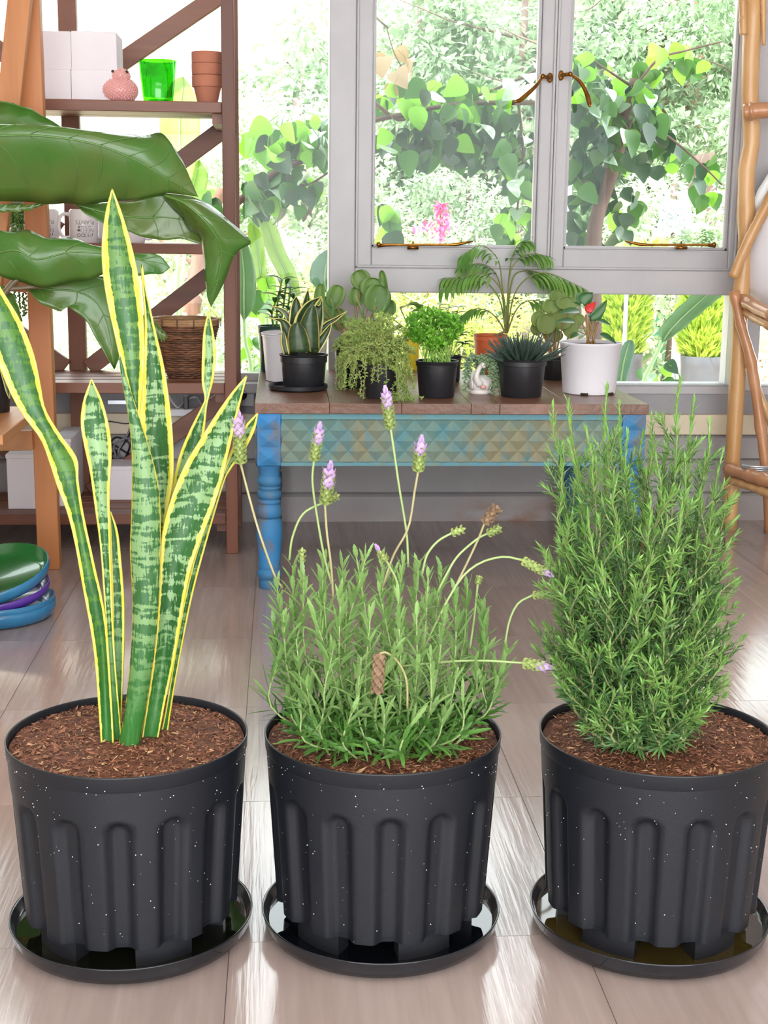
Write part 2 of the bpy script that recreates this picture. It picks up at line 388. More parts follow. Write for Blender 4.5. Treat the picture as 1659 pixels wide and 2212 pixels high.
# window_3 sliver at the right
w3 = struct('window_3', (xend+.3, YW, zs))
mb = MB(); mb.box((xend, YW, z632), (XR, YW+.12, ztop)); mb.box((xend+.9, YW, zs-.02), (XR, YW+.12, z632)); mb.build('wall_panel', mat('pale_lilac_wall', 'c9c4d2', 'c2bdcb', 4, rough=.5), wb, smooth=False)
MB().box((xend, YW-.004, zs-.03), (xend+.9, YW+.12, zs-.004)).build('window_sill', M['paint'], w3, smooth=False)
MB().box((xend, YW+.05, zs-.004), (xend+.9, YW+.054, z632)).build('pane', M['glass'], w3, smooth=False)
M['ceil'] = mat('white_ceiling_paint', 'dcd9d6', rough=.8); M['side'] = mat('cream_side_wall', 'cfc9c2', rough=.8)
MB().box((XL-.1, -2.5, 2.75), (XR+.1, YW+.35, 2.85)).build('ceiling', M['ceil'], smooth=False)['kind'] = 'structure'
MB().box((XL-.12, -2.5, 0), (XL, YW+.12, 2.75)).build('wall_left', M['side'], smooth=False)['kind'] = 'structure'
MB().box((XR, -2.5, 0), (XR+.12, YW+.12, 2.75)).build('wall_right', M['side'], smooth=False)['kind'] = 'structure'
# ---------------------------------------------------------------- foreground planters
def big_planter(par, c, seed, rot, yb=0.044, H=.248, tilt=0):
    R1, R0_ = .1640, .1485; N = 14; k = N*16
    def groove(z, a):
        u = ((a-rot)/(2*pi)*N) % 1.0-.5; x = u*2*pi*.158/N; hw = .0165
        zt = H-.066
        d = abs(x)-hw if z < zt-hw else math.hypot(x, z-(zt-hw))-hw
        return 1-sm((d+.008)/.014)
    def rf(r, z, a):
        return r-.012*groove(z, a)*(1 if z > -1 else 0)-.004*sm((.05-z)/.05)*0
    zs_ = [H-.0205, H-.035, H-.05]+[H-.056-.002*i for i in range(13)]+[H-.09, H-.12, H-.16, H-.2, .02, .0]
    prof = [(lerp(R0_, R1, z/H), z) for z in zs_]
    b = MB(); cc = V((c[0], c[1], yb))
    b.lathe(prof, cc, k, rf)
    b.lathe([(R0_-.004, 0), (R0_-.014, .004), (R0_-.014, .02)], cc, k, rf)
    body = b.build('pot', M['bpot'], par)
    r = MB(); r.lathe([(R1-.0012, H-.021), (R1+.0002, H-.018), (R1+.0008, H-.004), (R1+.0013, H-.0015), (R1+.0014, H), (R1+.0006, H+.001), (R1-.0008, H+.0006), (R1-.0015, H-.002), (R1-.0045, H-.03), (R1-.007, H-.06)], cc, 96)
    r.build('rim', M['bpot'], par)
    rr = random.Random(seed)
    for i in range(5):
        a0 = rot+i*2*pi/5+.2
        n = 7; ft = MB(); base = 0
        for z in (-yb+.0085, .03):
            for j in range(n):
                a = a0+(j/(n-1)-.5)*.62; ra = .131
                ft.v.append(cc+V((ra*math.cos(a), ra*math.sin(a), z))); ft.v.append(cc+V(((ra-.03)*math.cos(a), (ra-.03)*math.sin(a), z)))
        for j in range(n-1):
            a = base+2*j; t = a+2*n
            ft.face((a, a+2, t+2, t)); ft.face((a+1, t+1, t+3, a+3)); ft.face((a, a+1, a+3, a+2))
        a = base; ft.face((a, a+2*n, a+2*n+1, a+1)); a = base+2*(n-1); ft.face((a, a+1, a+2*n+1, a+2*n))
        ft.build('foot', M['bsmall'], body, auto=40)
    # floor of the pot
    MB().disc(cc+V((0, 0, .006)), .138, 40).build('pot_base', M['bsmall'], body)
    # potting mix
    zr = yb+H-.0105; n = 60; g = MB(); base = 0; rr = random.Random(seed+5)
    rings = 22
    g.v.append(V((c[0], c[1], zr+.004)))
    for i in range(1, rings+1):
        for j in range(n):
            a = 2*pi*j/n; ra = (R1-.004)*i/rings
            g.v.append(V((c[0]+ra*math.cos(a), c[1]+ra*math.sin(a), zr+.005*(1-(i/rings)**3)+rr.uniform(-.0022, .0022))))
    for j in range(n): g.face((0, 1+j, 1+(j+1) % n))
    for i in range(rings-1):
        for j in range(n): a = 1+i*n+j; b2 = 1+i*n+(j+1) % n; g.face((a, a+n, b2+n, b2))
    soil = g.build('potting_mix', M['bark'], par)
    ch = MB()
    for i in range(5200):
        a = rr.uniform(0, 2*pi); ra = (R1-.008)*math.sqrt(rr.random()); p = V((c[0]+ra*math.cos(a), c[1]+ra*math.sin(a), zr+.0035*(1-(ra/R1)**3)+rr.uniform(.0005, .0035)))
        L = rr.choices([.003, .005, .007, .011, .020], [25, 25, 25, 24, .6])[0]*rr.uniform(.6, 1.3); W = L*rr.uniform(.15, .5); az = rr.uniform(0, pi); el = rr.gauss(0, .35)
        d = V((math.cos(az)*math.cos(el), math.sin(az)*math.cos(el), math.sin(el)))*L/2; s = V((-math.sin(az), math.cos(az), rr.gauss(0, .4))).normalized()*W/2; h = V((0, 0, W*.3))
        ch.mat(M['chip2'] if rr.random() < .16 else M['chip']); b0 = len(ch.v); ch.v += [p-d, p+s-d*.3, p+d, p-s+d*.2, p+h]
        for q in ((0, 1, 4), (1, 2, 4), (2, 3, 4), (3, 0, 4)): ch.face([b0+x for x in q])
    o = ch.build('bark_chips', None, par, smooth=False); o['kind'] = 'stuff'
    dr = MB()
    for i in range(150):
        a = rr.uniform(pi, 2*pi) if rr.random() < .9 else rr.uniform(0, pi); z = H*(rr.random()**.7)*.97; rad = rf(lerp(R0_, R1, z/H), z, a) if z < H-.022 else R1+.0008
        s_ = rr.choice([.0004, .0005, .0006, .0009]); p = cc+V((rad*math.cos(a), rad*math.sin(a), z)); dr.ball(p, s_, 5, 3)
    o = dr.build('water_drops', M['drop'], par); o['kind'] = 'stuff'
    return cc, zr+.003
def saucer(c, label, wm, seed):
    t = thing('plant_saucer', label, 'saucer', (c[0], c[1], 0), 'round black saucers under the three large pots')
    b = MB(); b.lathe([(.02, 0.0), (.150, 0.0), (.160, .004), (.1665, .014), (.1690, .027), (.1702, .0295), (.1690, .0305), (.1665, .028), (.163, .015), (.154, .0075), (.11, .0062), (.105, .0075), (.09, .0062), (.0, .006)], (c[0], c[1], 0), 96)
    b.build('dish', M['bglos'], t)
    q = MB(); q.disc((c[0], c[1], .0125), .1605, 64); q.build('water', wm, t)
    return t
def centre(pxl, pyl, z, dz=0):
    p = G(pxl, pyl, z); return (p.x, p.y)
cL = centre(287, 2004, .0); cM = centre(822, 1993, .0); cR = centre(1399, 1996, .0)
# ---------------------------------------------------------------- carved blue bench
YF = G(578, 1270).y; zt = U(600, 871, YF-.03).z; zb = U(600, 894, YF-.03).z
def blue(name, c1, c2, c3, k):
    m, nt, b = new(name); n1 = noise(nt, 5, (1, 1, 1)); n2 = noise(nt, 22, (1, 1, .5)); n3 = noise(nt, 90)
    c = mixc(nt, ramp(nt, n1, .38, .62), lin(c1), lin(c2)); c = mixc(nt, math_(nt, 'MULTIPLY', ramp(nt, n2, .5, .66), k), c, lin(c3)); nt.links.new(c, b.inputs['Base Color']); b.inputs['Roughness'].default_value = .62
    bn = nt.nodes.new('ShaderNodeBump'); bn.inputs['Strength'].default_value = .3; bn.inputs['Distance'].default_value = .002; nt.links.new(n3, bn.inputs['Height']); nt.links.new(bn.outputs[0], b.inputs['Normal']); return m
M['blue'] = blue('worn_blue_paint', '2a7fbd', '3a7299', '75695a', .8); M['blueapr'] = blue('worn_teal_blue_paint', '6a8a84', '86836a', '4a8696', .6); M['blueedge'] = blue('bright_blue_paint', '5f9096', '55889a', '7d8468', .8)
M['blueshade'] = blue('shaded_blue_paint', '2a5f8a', '35607f', '5d5b52', .5)  # darkened copy of the worn blue, shade of rear parts put into its colour
M['benchtop'] = mat('worn_brown_bench_top', '7d5643', '62412f', 7, (1, .3, 1), rough=.34, bump=.4, bscale=60, rnd_obj=.07, spec=.6)
xl = U(550, 880, YF-.03).x; xr = U(1402, 872, YF-.03).x; YB = YW-.035
BN = thing('carved_bench', 'low bench with brown plank top and carved worn blue apron and turned legs', 'bench', ((xl+xr)/2, (YF+YB)/2, 0))
jn = [U(p, 880, YF-.03).x for p in (550, 712, 868, 1018, 1080, 1232, 1402)]
for a, b_ in zip(jn, jn[1:]): MB().box((a+.0002, YF-.03, zb+rnd(-.0006, .0004)), (b_-.0002, YB, zt+rnd(-.0005, .0003))).build('plank', M['benchtop'], BN, smooth=False, bevel=.0015)
LW = .064
def bleg(cx, cy, dark=0):
    m = M['blueshade'] if dark else M['blue']; q = MB(); zk = U(578, 1003, YF).z; h = LW/2
    q.box((cx-h, cy-h, zk), (cx+h, cy+h, zb))
    n = 4; hh = (zb-zk)/3.0
    for sx, sy in ((0, -1), (-1, 0), (1, 0)):
        for i in range(3):
            z0 = zk+i*hh; z1 = z0+hh; mzz = (z0+z1)/2; u = V((1, 0, 0)) if sy else V((0, 1, 0)); nrm = V((sx, sy, 0)); c = V((cx, cy, 0))+nrm*(h+.0005)
            P = [c-u*h*.8+V((0, 0, z0+.004)), c+u*h*.8+V((0, 0, z0+.004)), c+u*h*.8+V((0, 0, z1-.004)), c-u*h*.8+V((0, 0, z1-.004))]; ap = c+nrm*.009+V((0, 0, mzz))
            b0 = len(q.v); q.v += P+[ap]
            for k in range(4): q.face((b0+k, b0+(k+1) % 4, b0+4))
    o = q.build('leg_block', m, leg_parent := None or BN, smooth=False, bevel=.003)
    zf = lambda py: U(578, py, YF).z
    pr = [(.0265, 0), (.029, .004), (.029, .022), (.027, .026), (.031, .030), (.034, .037), (.034, .046), (.030, .052), (.028, .056), (.032, .062)]
    z1 = zf(1150); z2 = zf(1120); pr += [(.0285, .068), (.0335, .13), (.0355, z1*.92), (.0345, z2-.006), (.029, z2-.001), (.0275, z2+.003)]
    z = z2+.003; e = zk
    def bead(z, hgt, r): return [(r-.006, z), (r-.0015, z+hgt*.2), (r, z+hgt*.5), (r-.0015, z+hgt*.8), (r-.006, z+hgt)]
    T = e-z; pr += bead(z, T*.24, .0345)+[(.0285, z+T*.25)]+bead(z+T*.26, T*.09, .0315)+bead(z+T*.36, T*.16, .0335)+bead(z+T*.53, T*.07, .031)+bead(z+T*.61, T*.17, .0335)+[(.028, z+T*.80), (.029, z+T*.93), (.034, z+T*.97), (.036, e)]
    l = MB(); l.lathe(pr, (cx, cy, 0), 28); l.disc((cx, cy, .0), .0265, 28)
    l.build('leg', m, BN)
cxl = U(581, 950, YF).x; cxr = xr-(cxl-xl); cyf = YF+.004; cyb = G(1222, 1139).y-.02
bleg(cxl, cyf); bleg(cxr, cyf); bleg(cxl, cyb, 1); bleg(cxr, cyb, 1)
def apron(xa, xb, za, zc, yf, nx, flip=1):
    q = MB(); t = .006; q.mat(M['blueapr']); base = yf+.004
    q.box((xa, base, za), (xb, yf+.022, zc))
    ed = MB(); ed.box((xa, yf-.002, za), (xb, base, za+.010)); ed.box((xa, yf-.002, zc-.016), (xb, base, zc))
    zr_ = [za+.012, (za+zc)/2-.003, zc-.018]; dx = (xb-xa)/nx
    for j in range(2):
        for i in range(nx):
            a, b_ = xa+i*dx, xa+(i+1)*dx; z0, z1 = zr_[j], zr_[j+1]; b0 = len(q.v); s = 1
            hi = yf-.008; lo = base-.0005
            # eight facets: ridges along the diagonals, valleys along the axes
            cx, cz = (a+b_)/2, (z0+z1)/2
            q.v += [V((a, lo, z0)), V((cx, hi+.0, z0)), V((b_, lo, z0)), V((b_, hi, cz)), V((b_, lo, z1)), V((cx, hi, z1)), V((a, lo, z1)), V((a, hi, cz)), V((cx, lo, cz))]
            for k in range(8): q.face((b0+k, b0+(k+1) % 8, b0+8))
    o = q.build('apron', None, BN, smooth=False); ed.build('apron_edge', M['blueedge'], o, smooth=False)
za = U(800, 1004, YF).z
apron(cxl+LW/2, cxr-LW/2, za, zb, YF-.018, 18)
for sx in (cxl-.012, cxr+.012):
    MB().box((sx-.010, cyf+.034, za), (sx+.010, cyb-.034, zb)).build('side_apron', M['blueshade'], BN, smooth=False)
MB().box((cxl+.03, cyb+.005, za), (cxr-.03, cyb+.025, zb)).build('back_apron', M['blueshade'], BN, smooth=False)
# ---------------------------------------------------------------- brown slatted shelf unit
YS = G(493, 1193).y; SB = 4.60
SH_ = thing('plant_shelf', 'tall brown stained wooden shelf unit with slatted tiers and diagonal braces', 'shelf', (U(150, 1190, 4.4).x, 4.4, 0))
xpr = U(511, 700, YS).x; xpl = xpr-(xpr-U(160, 700, SB).x)*2-.02; PW = .036
ztopS = 2.25
def post(xa, ya, yb_, w=PW): return MB().box((xa, ya, 0), (xa+w, yb_, ztopS)).build('post', M['brownwood'], SH_, smooth=False, bevel=.002)
post(xpr-PW, YS-.02, YS+.03); post(xpl, YS-.02, YS+.03); xm = U(130, 200, SB).x
MB().box((xm, SB, .0), (xm+.055, SB+.035, ztopS)).build('post', M['brownwood'], SH_, smooth=False, bevel=.002)
post(xpr-PW, SB-.01, SB+.035); post(xpl, SB-.01, SB+.035)
tiers = []
for k, (pt, pb) in enumerate(((220, 244), (528, 550), (828, 851), (1110, 1133))):
    z1 = U(480, pt, YS).z; z0 = U(480, pb, YS).z; tiers.append(z1); nsl = 4; wd = (SB-YS)/nsl
    for i in range(nsl):
        y0_ = YS+i*wd+.002; gp = .016 if k != 0 else .004
        MB().box((xpl+.001, y0_, z0 if i == 0 else z1-.022), (xpr-PW-.001, y0_+wd-gp, z1)).build('shelf_slat', M['brownwoodx'], SH_, smooth=False, bevel=.002)
    for xx in (xpl+PW, xpr-PW-.03): MB().box((xx, YS+.03, z1-.06), (xx+.03, SB-.01, z1-.023)).build('shelf_bearer', M['brownwoodx'], SH_, smooth=False)
for (a, b_) in (((172, 196), (500, -28)), ((186, 500), (500, 266)), ((192, 795), (500, 558)), ((196, 1062), (500, 850))):
    p = U(a[0], a[1], SB-.014); q_ = U(b_[0], b_[1], SB-.014); MB().beam(p, q_, .055, .024).build('brace', M['brownwoodx'], SH_, smooth=False, bevel=.002)
    xc_ = xm+.0275; p2 = V((2*xc_-p.x, p.y, p.z)); q2 = V((2*xc_-q_.x, q_.y, q_.z)); MB().beam(p2, q2, .055, .024).build('brace', M['brownwoodx'], SH_, smooth=False, bevel=.002)
# ---------------------------------------------------------------- orange A-frame stand
YA = G(110, 1229).y
AF = thing('pine_frame_stand', 'orange pine trestle stand with a board shelf at the left edge', 'stand', (U(70, 1225, YA).x, YA-.1, 0))
p0 = G(108, 1227); MB().beam(U(60, -60, YA), p0+V((0, 0, .0)), .062, .045).build('leg', M['orangewood'], AF, smooth=False, bevel=.003)
MB().beam(U(50, -60, YA-.06), U(-22, 640, YA-.16), .06, .035).build('leg', M['orangewood'], AF, smooth=False, bevel=.003)
MB().beam(U(-22, 640, YA-.16), G(-60, 1420), .06, .035).build('leg', M['orangewood'], AF, smooth=False, bevel=.003)
MB().beam(U(-140, 600, YA+.04), U(60, 612, YA+.04), .05, .03).build('cross_rail', M['orangewoodx'], AF, smooth=False, bevel=.002)
MB().beam(U(-150, 955, YA-.04), U(72, 950, YA-.04), .055, .035).build('cross_rail', M['orangewoodx'], AF, smooth=False, bevel=.002)
zas = U(30, 905, 3.7).z
q = MB(); q.box((-1.5, 3.42, zas-.026), (U(66, 905, 3.8).x, YA-.06, zas)); q.build('shelf_board', M['orangewoodx'], AF, smooth=False, bevel=.003)
# ---------------------------------------------------------------- stacked round trays
M['tb'] = mat('blue_enamel', '2f7fb0', '2b76a6', 6, rough=.22, coat=.3); M['tg'] = mat('green_enamel', '2f7d40', '2a7039', 6, rough=.15, coat=.4); M['tp'] = mat('purple_enamel', '55309c', rough=.25, coat=.3)
tc_ = G(-12, 1330); tray_items = []
def tray(c, tilt, az, m_out, m_in, label, R=.154, h=.038):
    t = thing('round_tray', label, 'tray', c, 'stacked round trays at the left edge'); rot = Matrix.Rotation(az, 3, 'Z')@Matrix.Rotation(tilt, 3, 'X')
    a = MB(); a.lathe([(.001, 0), (R-.02, 0), (R-.008, .006), (R-.001, h*.55), (R, h), (R-.0022, h+.001)], c, 64, rot=rot); o = a.build('outer_shell', m_out, t)
    a = MB(); a.lathe([(R-.0022, h+.001), (R-.004, h-.001), (R-.010, .012), (R-.03, .0045), (.001, .004)], c, 64, rot=rot); a.build('inner_face', m_in, t)
tray((tc_.x, tc_.y, .0), 0, 0, M['tb'], M['tb'], 'blue round tray lowest in the stack on the floor')
tray((tc_.x, tc_.y, .018), 0, 0, M['tb'], M['tb'], 'blue round tray second from the bottom of the stack', .152, .034)
tray((tc_.x-.004, tc_.y, .048), math.radians(8), math.radians(-35), M['tp'], M['tp'], 'purple round tray tilted in the middle of the stack', .148, .03)
tray((tc_.x-.002, tc_.y, .086), math.radians(16), math.radians(-35), M['tb'], M['tg'], 'green lined blue tray tilted on top of the stack', .151, .036)
# ---------------------------------------------------------------- rustic branch ladder shelf at the right
M['branch'] = mat('peeled_branch_wood', 'd3a875', 'b98a55', 14, (1, 1, .2), rough=.4, bump=.3, bscale=30, coat=.2); M['bamboo'] = mat('varnished_cane', 'c08c66', 'b07a52', 12, (.3, 1, 1), rough=.32, coat=.3)
YD = G(1576, 1145).y
LD = thing('branch_ladder_shelf', 'rustic ladder shelf of peeled branches with cane rungs at the right', 'shelf', (U(1600, 1145, YD).x, YD-.2, 0))
def knob(P, r, name='pole', k=10, mt='branch', seed=0):
    rr = random.Random(seed); Q = cr(P, 26); mb = MB(); mb.tube(Q, [lerp(r[0], r[1], i/25)*(1+rr.uniform(-.05, .07)+(.18 if rr.random() < .12 else 0)) for i in range(26)], k); return mb.build(name, M[mt], LD)
knob([U(1632, -60, YD), U(1620, 180, YD), U(1624, 300, YD), U(1612, 380, YD), U(1612, 520, YD), U(1600, 640, YD), U(1596, 760, YD), U(1588, 900, YD), U(1580, 1040, YD), G(1576, 1145)], (.027, .025), seed=2)
knob([U(1603, -40, YD-.03), U(1606, 75, YD-.03)], (.012, .012), 'splint', seed=3); knob([U(1648, -40, YD-.03), U(1650, 98, YD-.03)], (.012, .005), 'splint', seed=4)
knob([U(1606, 243, YD-.05), U(1659, 238, YD-.07), U(1800, 235, YD-.1)], (.024, .024), 'rung', mt='bamboo', seed=5)
knob([U(1583, 600, YD-.05), U(1610, 535, YD-.06), U(1650, 455, YD-.07), U(1700, 360, YD-.08)], (.016, .018), 'diagonal_brace', seed=6)
knob([U(1585, 628, YD-.045), U(1600, 700, YD-.05), U(1622, 780, YD-.06), U(1640, 900, YD-.07), U(1655, 1020, YD-.08), U(1664, 1150, YD-.08)], (.016, .017), 'diagonal_brace', mt='bamboo', seed=7)
knob([U(1622, 805, YD+.03), U(1640, 850, YD+.02), U(1680, 950, YD)], (.012, .013), 'diagonal_brace', seed=8)
for (py, a, s_) in ((648, 1604, 9), (1012, 1572, 11)):
    knob([U(a, py, YD-.04), U(1659, py+28, YD-.24), U(1740, py+60, YD-.40)], (.020, .020), 'rung', mt='bamboo', seed=s_)
    knob([U(a+4, py+24, YD-.04), U(1659, py+52, YD-.24), U(1740, py+84, YD-.40)], (.014, .016), 'rung', seed=s_+1)
    knob([U(a+60, py+4, YD+.02), U(1800, py+4, YD+.02)], (.012, .012), 'rung', seed=s_+2)
M['steel'] = mat('brushed_steel', 'b9bcc2', rough=.25, metal=.8)
mb = MB()
for k in range(3): mb.tube([U(1602, 1006+4*k, YD-.16+.02*k), U(1700, 1012+4*k, YD-.16+.02*k)], .004, 8)
tag(mb.build('metal_rods', M['steel']), 'thin steel rods lying on the low rung of the ladder shelf', 'rods', kind='stuff')
# white hanging pot at the right edge
hp = U(1726, 500, YD+.02); t = thing('hanging_pot', 'large rounded white pot at the right edge behind the ladder pole', 'pot', (hp.x, hp.y, hp.z-.25))
rz = .245
mb = MB(); mb.lathe([(rz*.35, -.25), (rz*.5, -.235), (rz*.68, -.18), (rz*.72, -.08), (rz*.68, .03), (rz*.56, .13), (rz*.40, .20), (rz*.36, .215), (rz*.33, .20)], hp, 40); mb.build('bowl', M['wpot'], t)
mb = MB(); mb.tube([hp+V((-.08, 0, .2)), V((hp.x, hp.y, 2.7))], .002, 5); mb.tube([hp+V((.08, 0, .2)), V((hp.x, hp.y, 2.7))], .002, 5); mb.build('hanger_cord', M['wpot'], t)
SNP = thing('potted_snake_plant', 'tall yellow edged banded snake plant in the leftmost big fluted black pot', 'potted plant', (cL[0], cL[1], .012))
LVP = thing('potted_lavender', 'potted lavender with mauve flower spikes, middle of the three big fluted black pots', 'potted plant', (cM[0], cM[1], .012))
RMP = thing('potted_rosemary', 'tall dense potted rosemary, rightmost of the three big fluted black pots', 'potted plant', (cR[0], cR[1], .012))
ccL, zsoil = big_planter(SNP, cL, 1, -pi/2+pi/14+.02)
ccM, _ = big_planter(LVP, cM, 2, -pi/2+pi/14+.0)
ccR, _ = big_planter(RMP, cR, 3, -pi/2+.35)
saucer(cL, 'glossy black saucer holding dark water under the snake plant pot', M['wdark'], 1)
saucer(cM, 'glossy black saucer holding clear black water under the lavender pot', M['wblack'], 2)
saucer(cR, 'black saucer holding brown water under the rosemary pot', M['wbrown'], 3)
# ---------------------------------------------------------------- snake plant leaves
m, nt, b = new('snake_leaf'); M['snake'] = m
uv = nt.nodes.new('ShaderNodeUVMap'); sp = nt.nodes.new('ShaderNodeSeparateXYZ'); nt.links.new(uv.outputs[0], sp.inputs[0])
tc = nt.nodes.new('ShaderNodeTexCoord')
def ns(scale, st, det=4, ro=.6):
    mp = nt.nodes.new('ShaderNodeMapping'); mp.inputs['Scale'].default_value = st; nt.links.new(tc.outputs['Object'], mp.inputs[0])
    n = nt.nodes.new('ShaderNodeTexNoise'); n.inputs['Scale'].default_value = scale; n.inputs['Detail'].default_value = det; n.inputs['Distortion'].default_value = .5; n.inputs['Roughness'].default_value = ro; nt.links.new(mp.outputs[0], n.inputs['Vector']); return n.outputs['Fac']
band = ns(46, (.55, .55, 2.3), 2, .5); fine = ns(260, (1, 1, .16), 3, .75); bigf = ns(9, (1, 1, 1), 1)
patt = math_(nt, 'ADD', band, math_(nt, 'MULTIPLY', math_(nt, 'SUBTRACT', fine, .5), .75)); patt = math_(nt, 'ADD', patt, math_(nt, 'MULTIPLY', math_(nt, 'SUBTRACT', bigf, .5), .3)); patt = math_(nt, 'SUBTRACT', patt, .012)
pf = ramp(nt, patt, .475, .515)
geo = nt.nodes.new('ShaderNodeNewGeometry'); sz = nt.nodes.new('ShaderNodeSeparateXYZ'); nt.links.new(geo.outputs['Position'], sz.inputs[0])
at2 = nt.nodes.new('ShaderNodeAttribute'); at2.attribute_name = 'tone'; at2.attribute_type = 'OBJECT'
lite = mixc(nt, math_(nt, 'MAXIMUM', math_(nt, 'MULTIPLY', ramp(nt, bigf, .35, .65), .35), at2.outputs['Fac']), lin('8aab7b'), lin('4c7730')); dark = mixc(nt, ramp(nt, fine, .3, .7), lin('28542a'), lin('386a38'))
c = mixc(nt, pf, dark, lite)
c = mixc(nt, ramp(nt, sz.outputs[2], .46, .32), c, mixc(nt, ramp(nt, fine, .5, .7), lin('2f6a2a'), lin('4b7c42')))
e = math_(nt, 'ABSOLUTE', math_(nt, 'SUBTRACT', sp.outputs[0], .5))
at = nt.nodes.new('ShaderNodeAttribute'); at.attribute_name = 'margin'; at.attribute_type = 'OBJECT'
mr = nt.nodes.new('ShaderNodeMapRange'); nt.links.new(sz.outputs[2], mr.inputs[0]); mr.inputs[1].default_value = .34; mr.inputs[2].default_value = .72; mr.inputs[3].default_value = .45; mr.inputs[4].default_value = 1.05
ew = math_(nt, 'SUBTRACT', math_(nt, 'ADD', e, math_(nt, 'MULTIPLY', math_(nt, 'SUBTRACT', band, .5), .12)), math_(nt, 'SUBTRACT', .5, math_(nt, 'MULTIPLY', at.outputs['Fac'], mr.outputs[0])))
ef = ramp(nt, ew, 0, .012)
c = mixc(nt, ef, c, mixc(nt, ramp(nt, fine, .4, .62), lin('e0cf36'), lin('dcd87c')))
nt.links.new(c, b.inputs['Base Color']); b.inputs['Roughness'].default_value = .38; b.inputs['Specular IOR Level'].default_value = .45
bn = nt.nodes.new('ShaderNodeBump'); bn.inputs['Strength'].default_value = .12; bn.inputs['Distance'].default_value = .002; nt.links.new(fine, bn.inputs['Height']); nt.links.new(bn.outputs[0], b.inputs['Normal'])
def sleaf(Lp, Rp, Y, cup, margin=.13, dy=0.0, n=44, tone=0.0):
    """left edge, right edge in pixels; Y base depth; cup pushes the midrib back (+) or forward (-)."""
    def d3(P, k):
        n_ = len(P); out = []
        for i, q in enumerate(P):
            yy = Y+dy*(1-i/(n_-1))+(q[2] if len(q) > 2 else 0); out.append(U(q[0], q[1], yy))
        return out
    A = cr(d3(Lp, 0), n); B = cr(d3(Rp, 0), n); Mi = []
    for i in range(n):
        c_ = (A[i]+B[i])/2; wd = (A[i]-B[i]).length; Mi.append(c_+V((0, cup*wd, 0)))
    mb = MB(); mb.loft(A, Mi, B, n, 10)
    o = mb.build('leaf', M['snake'], SNP, solid=.0022); o['margin'] = margin; o['tone'] = tone
    return o
cy = cL[1]
LE = [
 # tall centre leaf
 ([(242, 408), (229, 458), (221, 520), (222, 580), (232, 650), (250, 730), (266, 800), (280, 850), (297, 900), (300, 1000), (296, 1200), (290, 1400), (280, 1600)],
  [(242, 408), (262, 460), (283, 530), (298, 600), (308, 680), (311, 760), (307, 830), (302, 880), (301, 905), (320, 1000), (320, 1200), (312, 1400), (300, 1600)], cy+.012, .30, .15, .0),
 ([(258, 770), (266, 830), (277, 890), (285, 960), (286, 1040), (285, 1110), (282, 1190), (287, 1300), (283, 1420), (270, 1540), (259, 1600), (257, 1668)],
  [(259, 770), (272, 815), (296, 890), (322, 970), (340, 1040), (346, 1110), (346, 1190), (344, 1280), (334, 1400), (316, 1520), (302, 1600), (290, 1664)], cy-.028, -.28, .05, .0),
 ([(305, 572), (308, 620), (313, 700), (309, 780), (305, 840), (302, 900), (306, 950), (318, 1000), (318, 1100), (318, 1200), (318, 1400), (318, 1600)],
  [(306, 572), (318, 640), (336, 720), (353, 790), (365, 870), (372, 940), (374, 1020), (368, 1070), (361, 1110), (352, 1200), (345, 1400), (338, 1600)], cy+.03, .28, .15, .0),
 ([(532, 812), (500, 850), (468, 895), (430, 955), (400, 1005), (375, 1065), (353, 1140), (347, 1210), (342, 1310), (330, 1440), (312, 1560), (300, 1638)],
  [(533, 812), (512, 895), (492, 980), (475, 1050), (455, 1110), (428, 1180), (409, 1240), (393, 1320), (376, 1420), (355, 1520), (344, 1580), (333, 1636)], cy-.006, .22, .11, .0),
 ([(450, 673), (440, 720), (437, 780), (437, 830), (443, 862), (434, 884), (408, 935), (386, 990), (374, 1050), (366, 1120), (352, 1250), (340, 1450), (330, 1610)],
  [(451, 673), (461, 722), (466, 765), (461, 815), (452, 850), (446, 880), (440, 940), (424, 1000), (404, 1045), (392, 1110), (375, 1250), (355, 1450), (345, 1610)], cy+.05, .25, .14, .0),
 ([(556, 893), (526, 925), (505, 962), (486, 1010), (474, 1050), (428, 1180), (402, 1280), (380, 1400), (361, 1520), (350, 1575), (337, 1626)],
  [(557, 893), (549, 930), (526, 975), (496, 1016), (480, 1052), (440, 1190), (414, 1290), (392, 1400), (372, 1510), (362, 1580), (354, 1632)], cy+.022, .3, .2, .0),
 ([(197, 820), (180, 868), (175, 915), (183, 965), (195, 1020), (205, 1090), (217, 1180), (224, 1270), (231, 1380), (238, 1500), (243, 1600), (247, 1655)],
  [(198, 820), (221, 870), (236, 930), (240, 985), (236, 1050), (236, 1120), (238, 1200), (241, 1300), (246, 1400), (254, 1500), (262, 1600), (262, 1655)], cy-.012, .25, .10, .0),
 ([(238, 1105), (237, 1160), (238, 1220), (240, 1300), (243, 1400), (247, 1480), (252, 1580)],
  [(239, 1105), (254, 1150), (262, 1220), (268, 1300), (268, 1390), (265, 1480), (260, 1580)], cy+.004, .2, .26, .0),
 ([(-62, 520), (-60, 600), (-30, 700), (2, 800), (42, 885), (88, 948), (108, 1000), (124, 1050), (147, 1110), (164, 1180), (178, 1260), (203, 1400), (214, 1530), (221, 1648)],
  [(-60, 520), (2, 625), (44, 695), (72, 765), (86, 830), (97, 885), (130, 940), (165, 990), (168, 1040), (181, 1120), (203, 1220), (226, 1330), (236, 1450), (248, 1656)], cy-.02, .25, .14, .0),
]
for (Lp, Rp, Y, cup, mg, dy), tn in zip(LE, (.85, .45, .0, .0, .3, .4, .05, .3, 1.0)): sleaf(Lp, Rp, Y, cup, mg, dy, tone=tn)
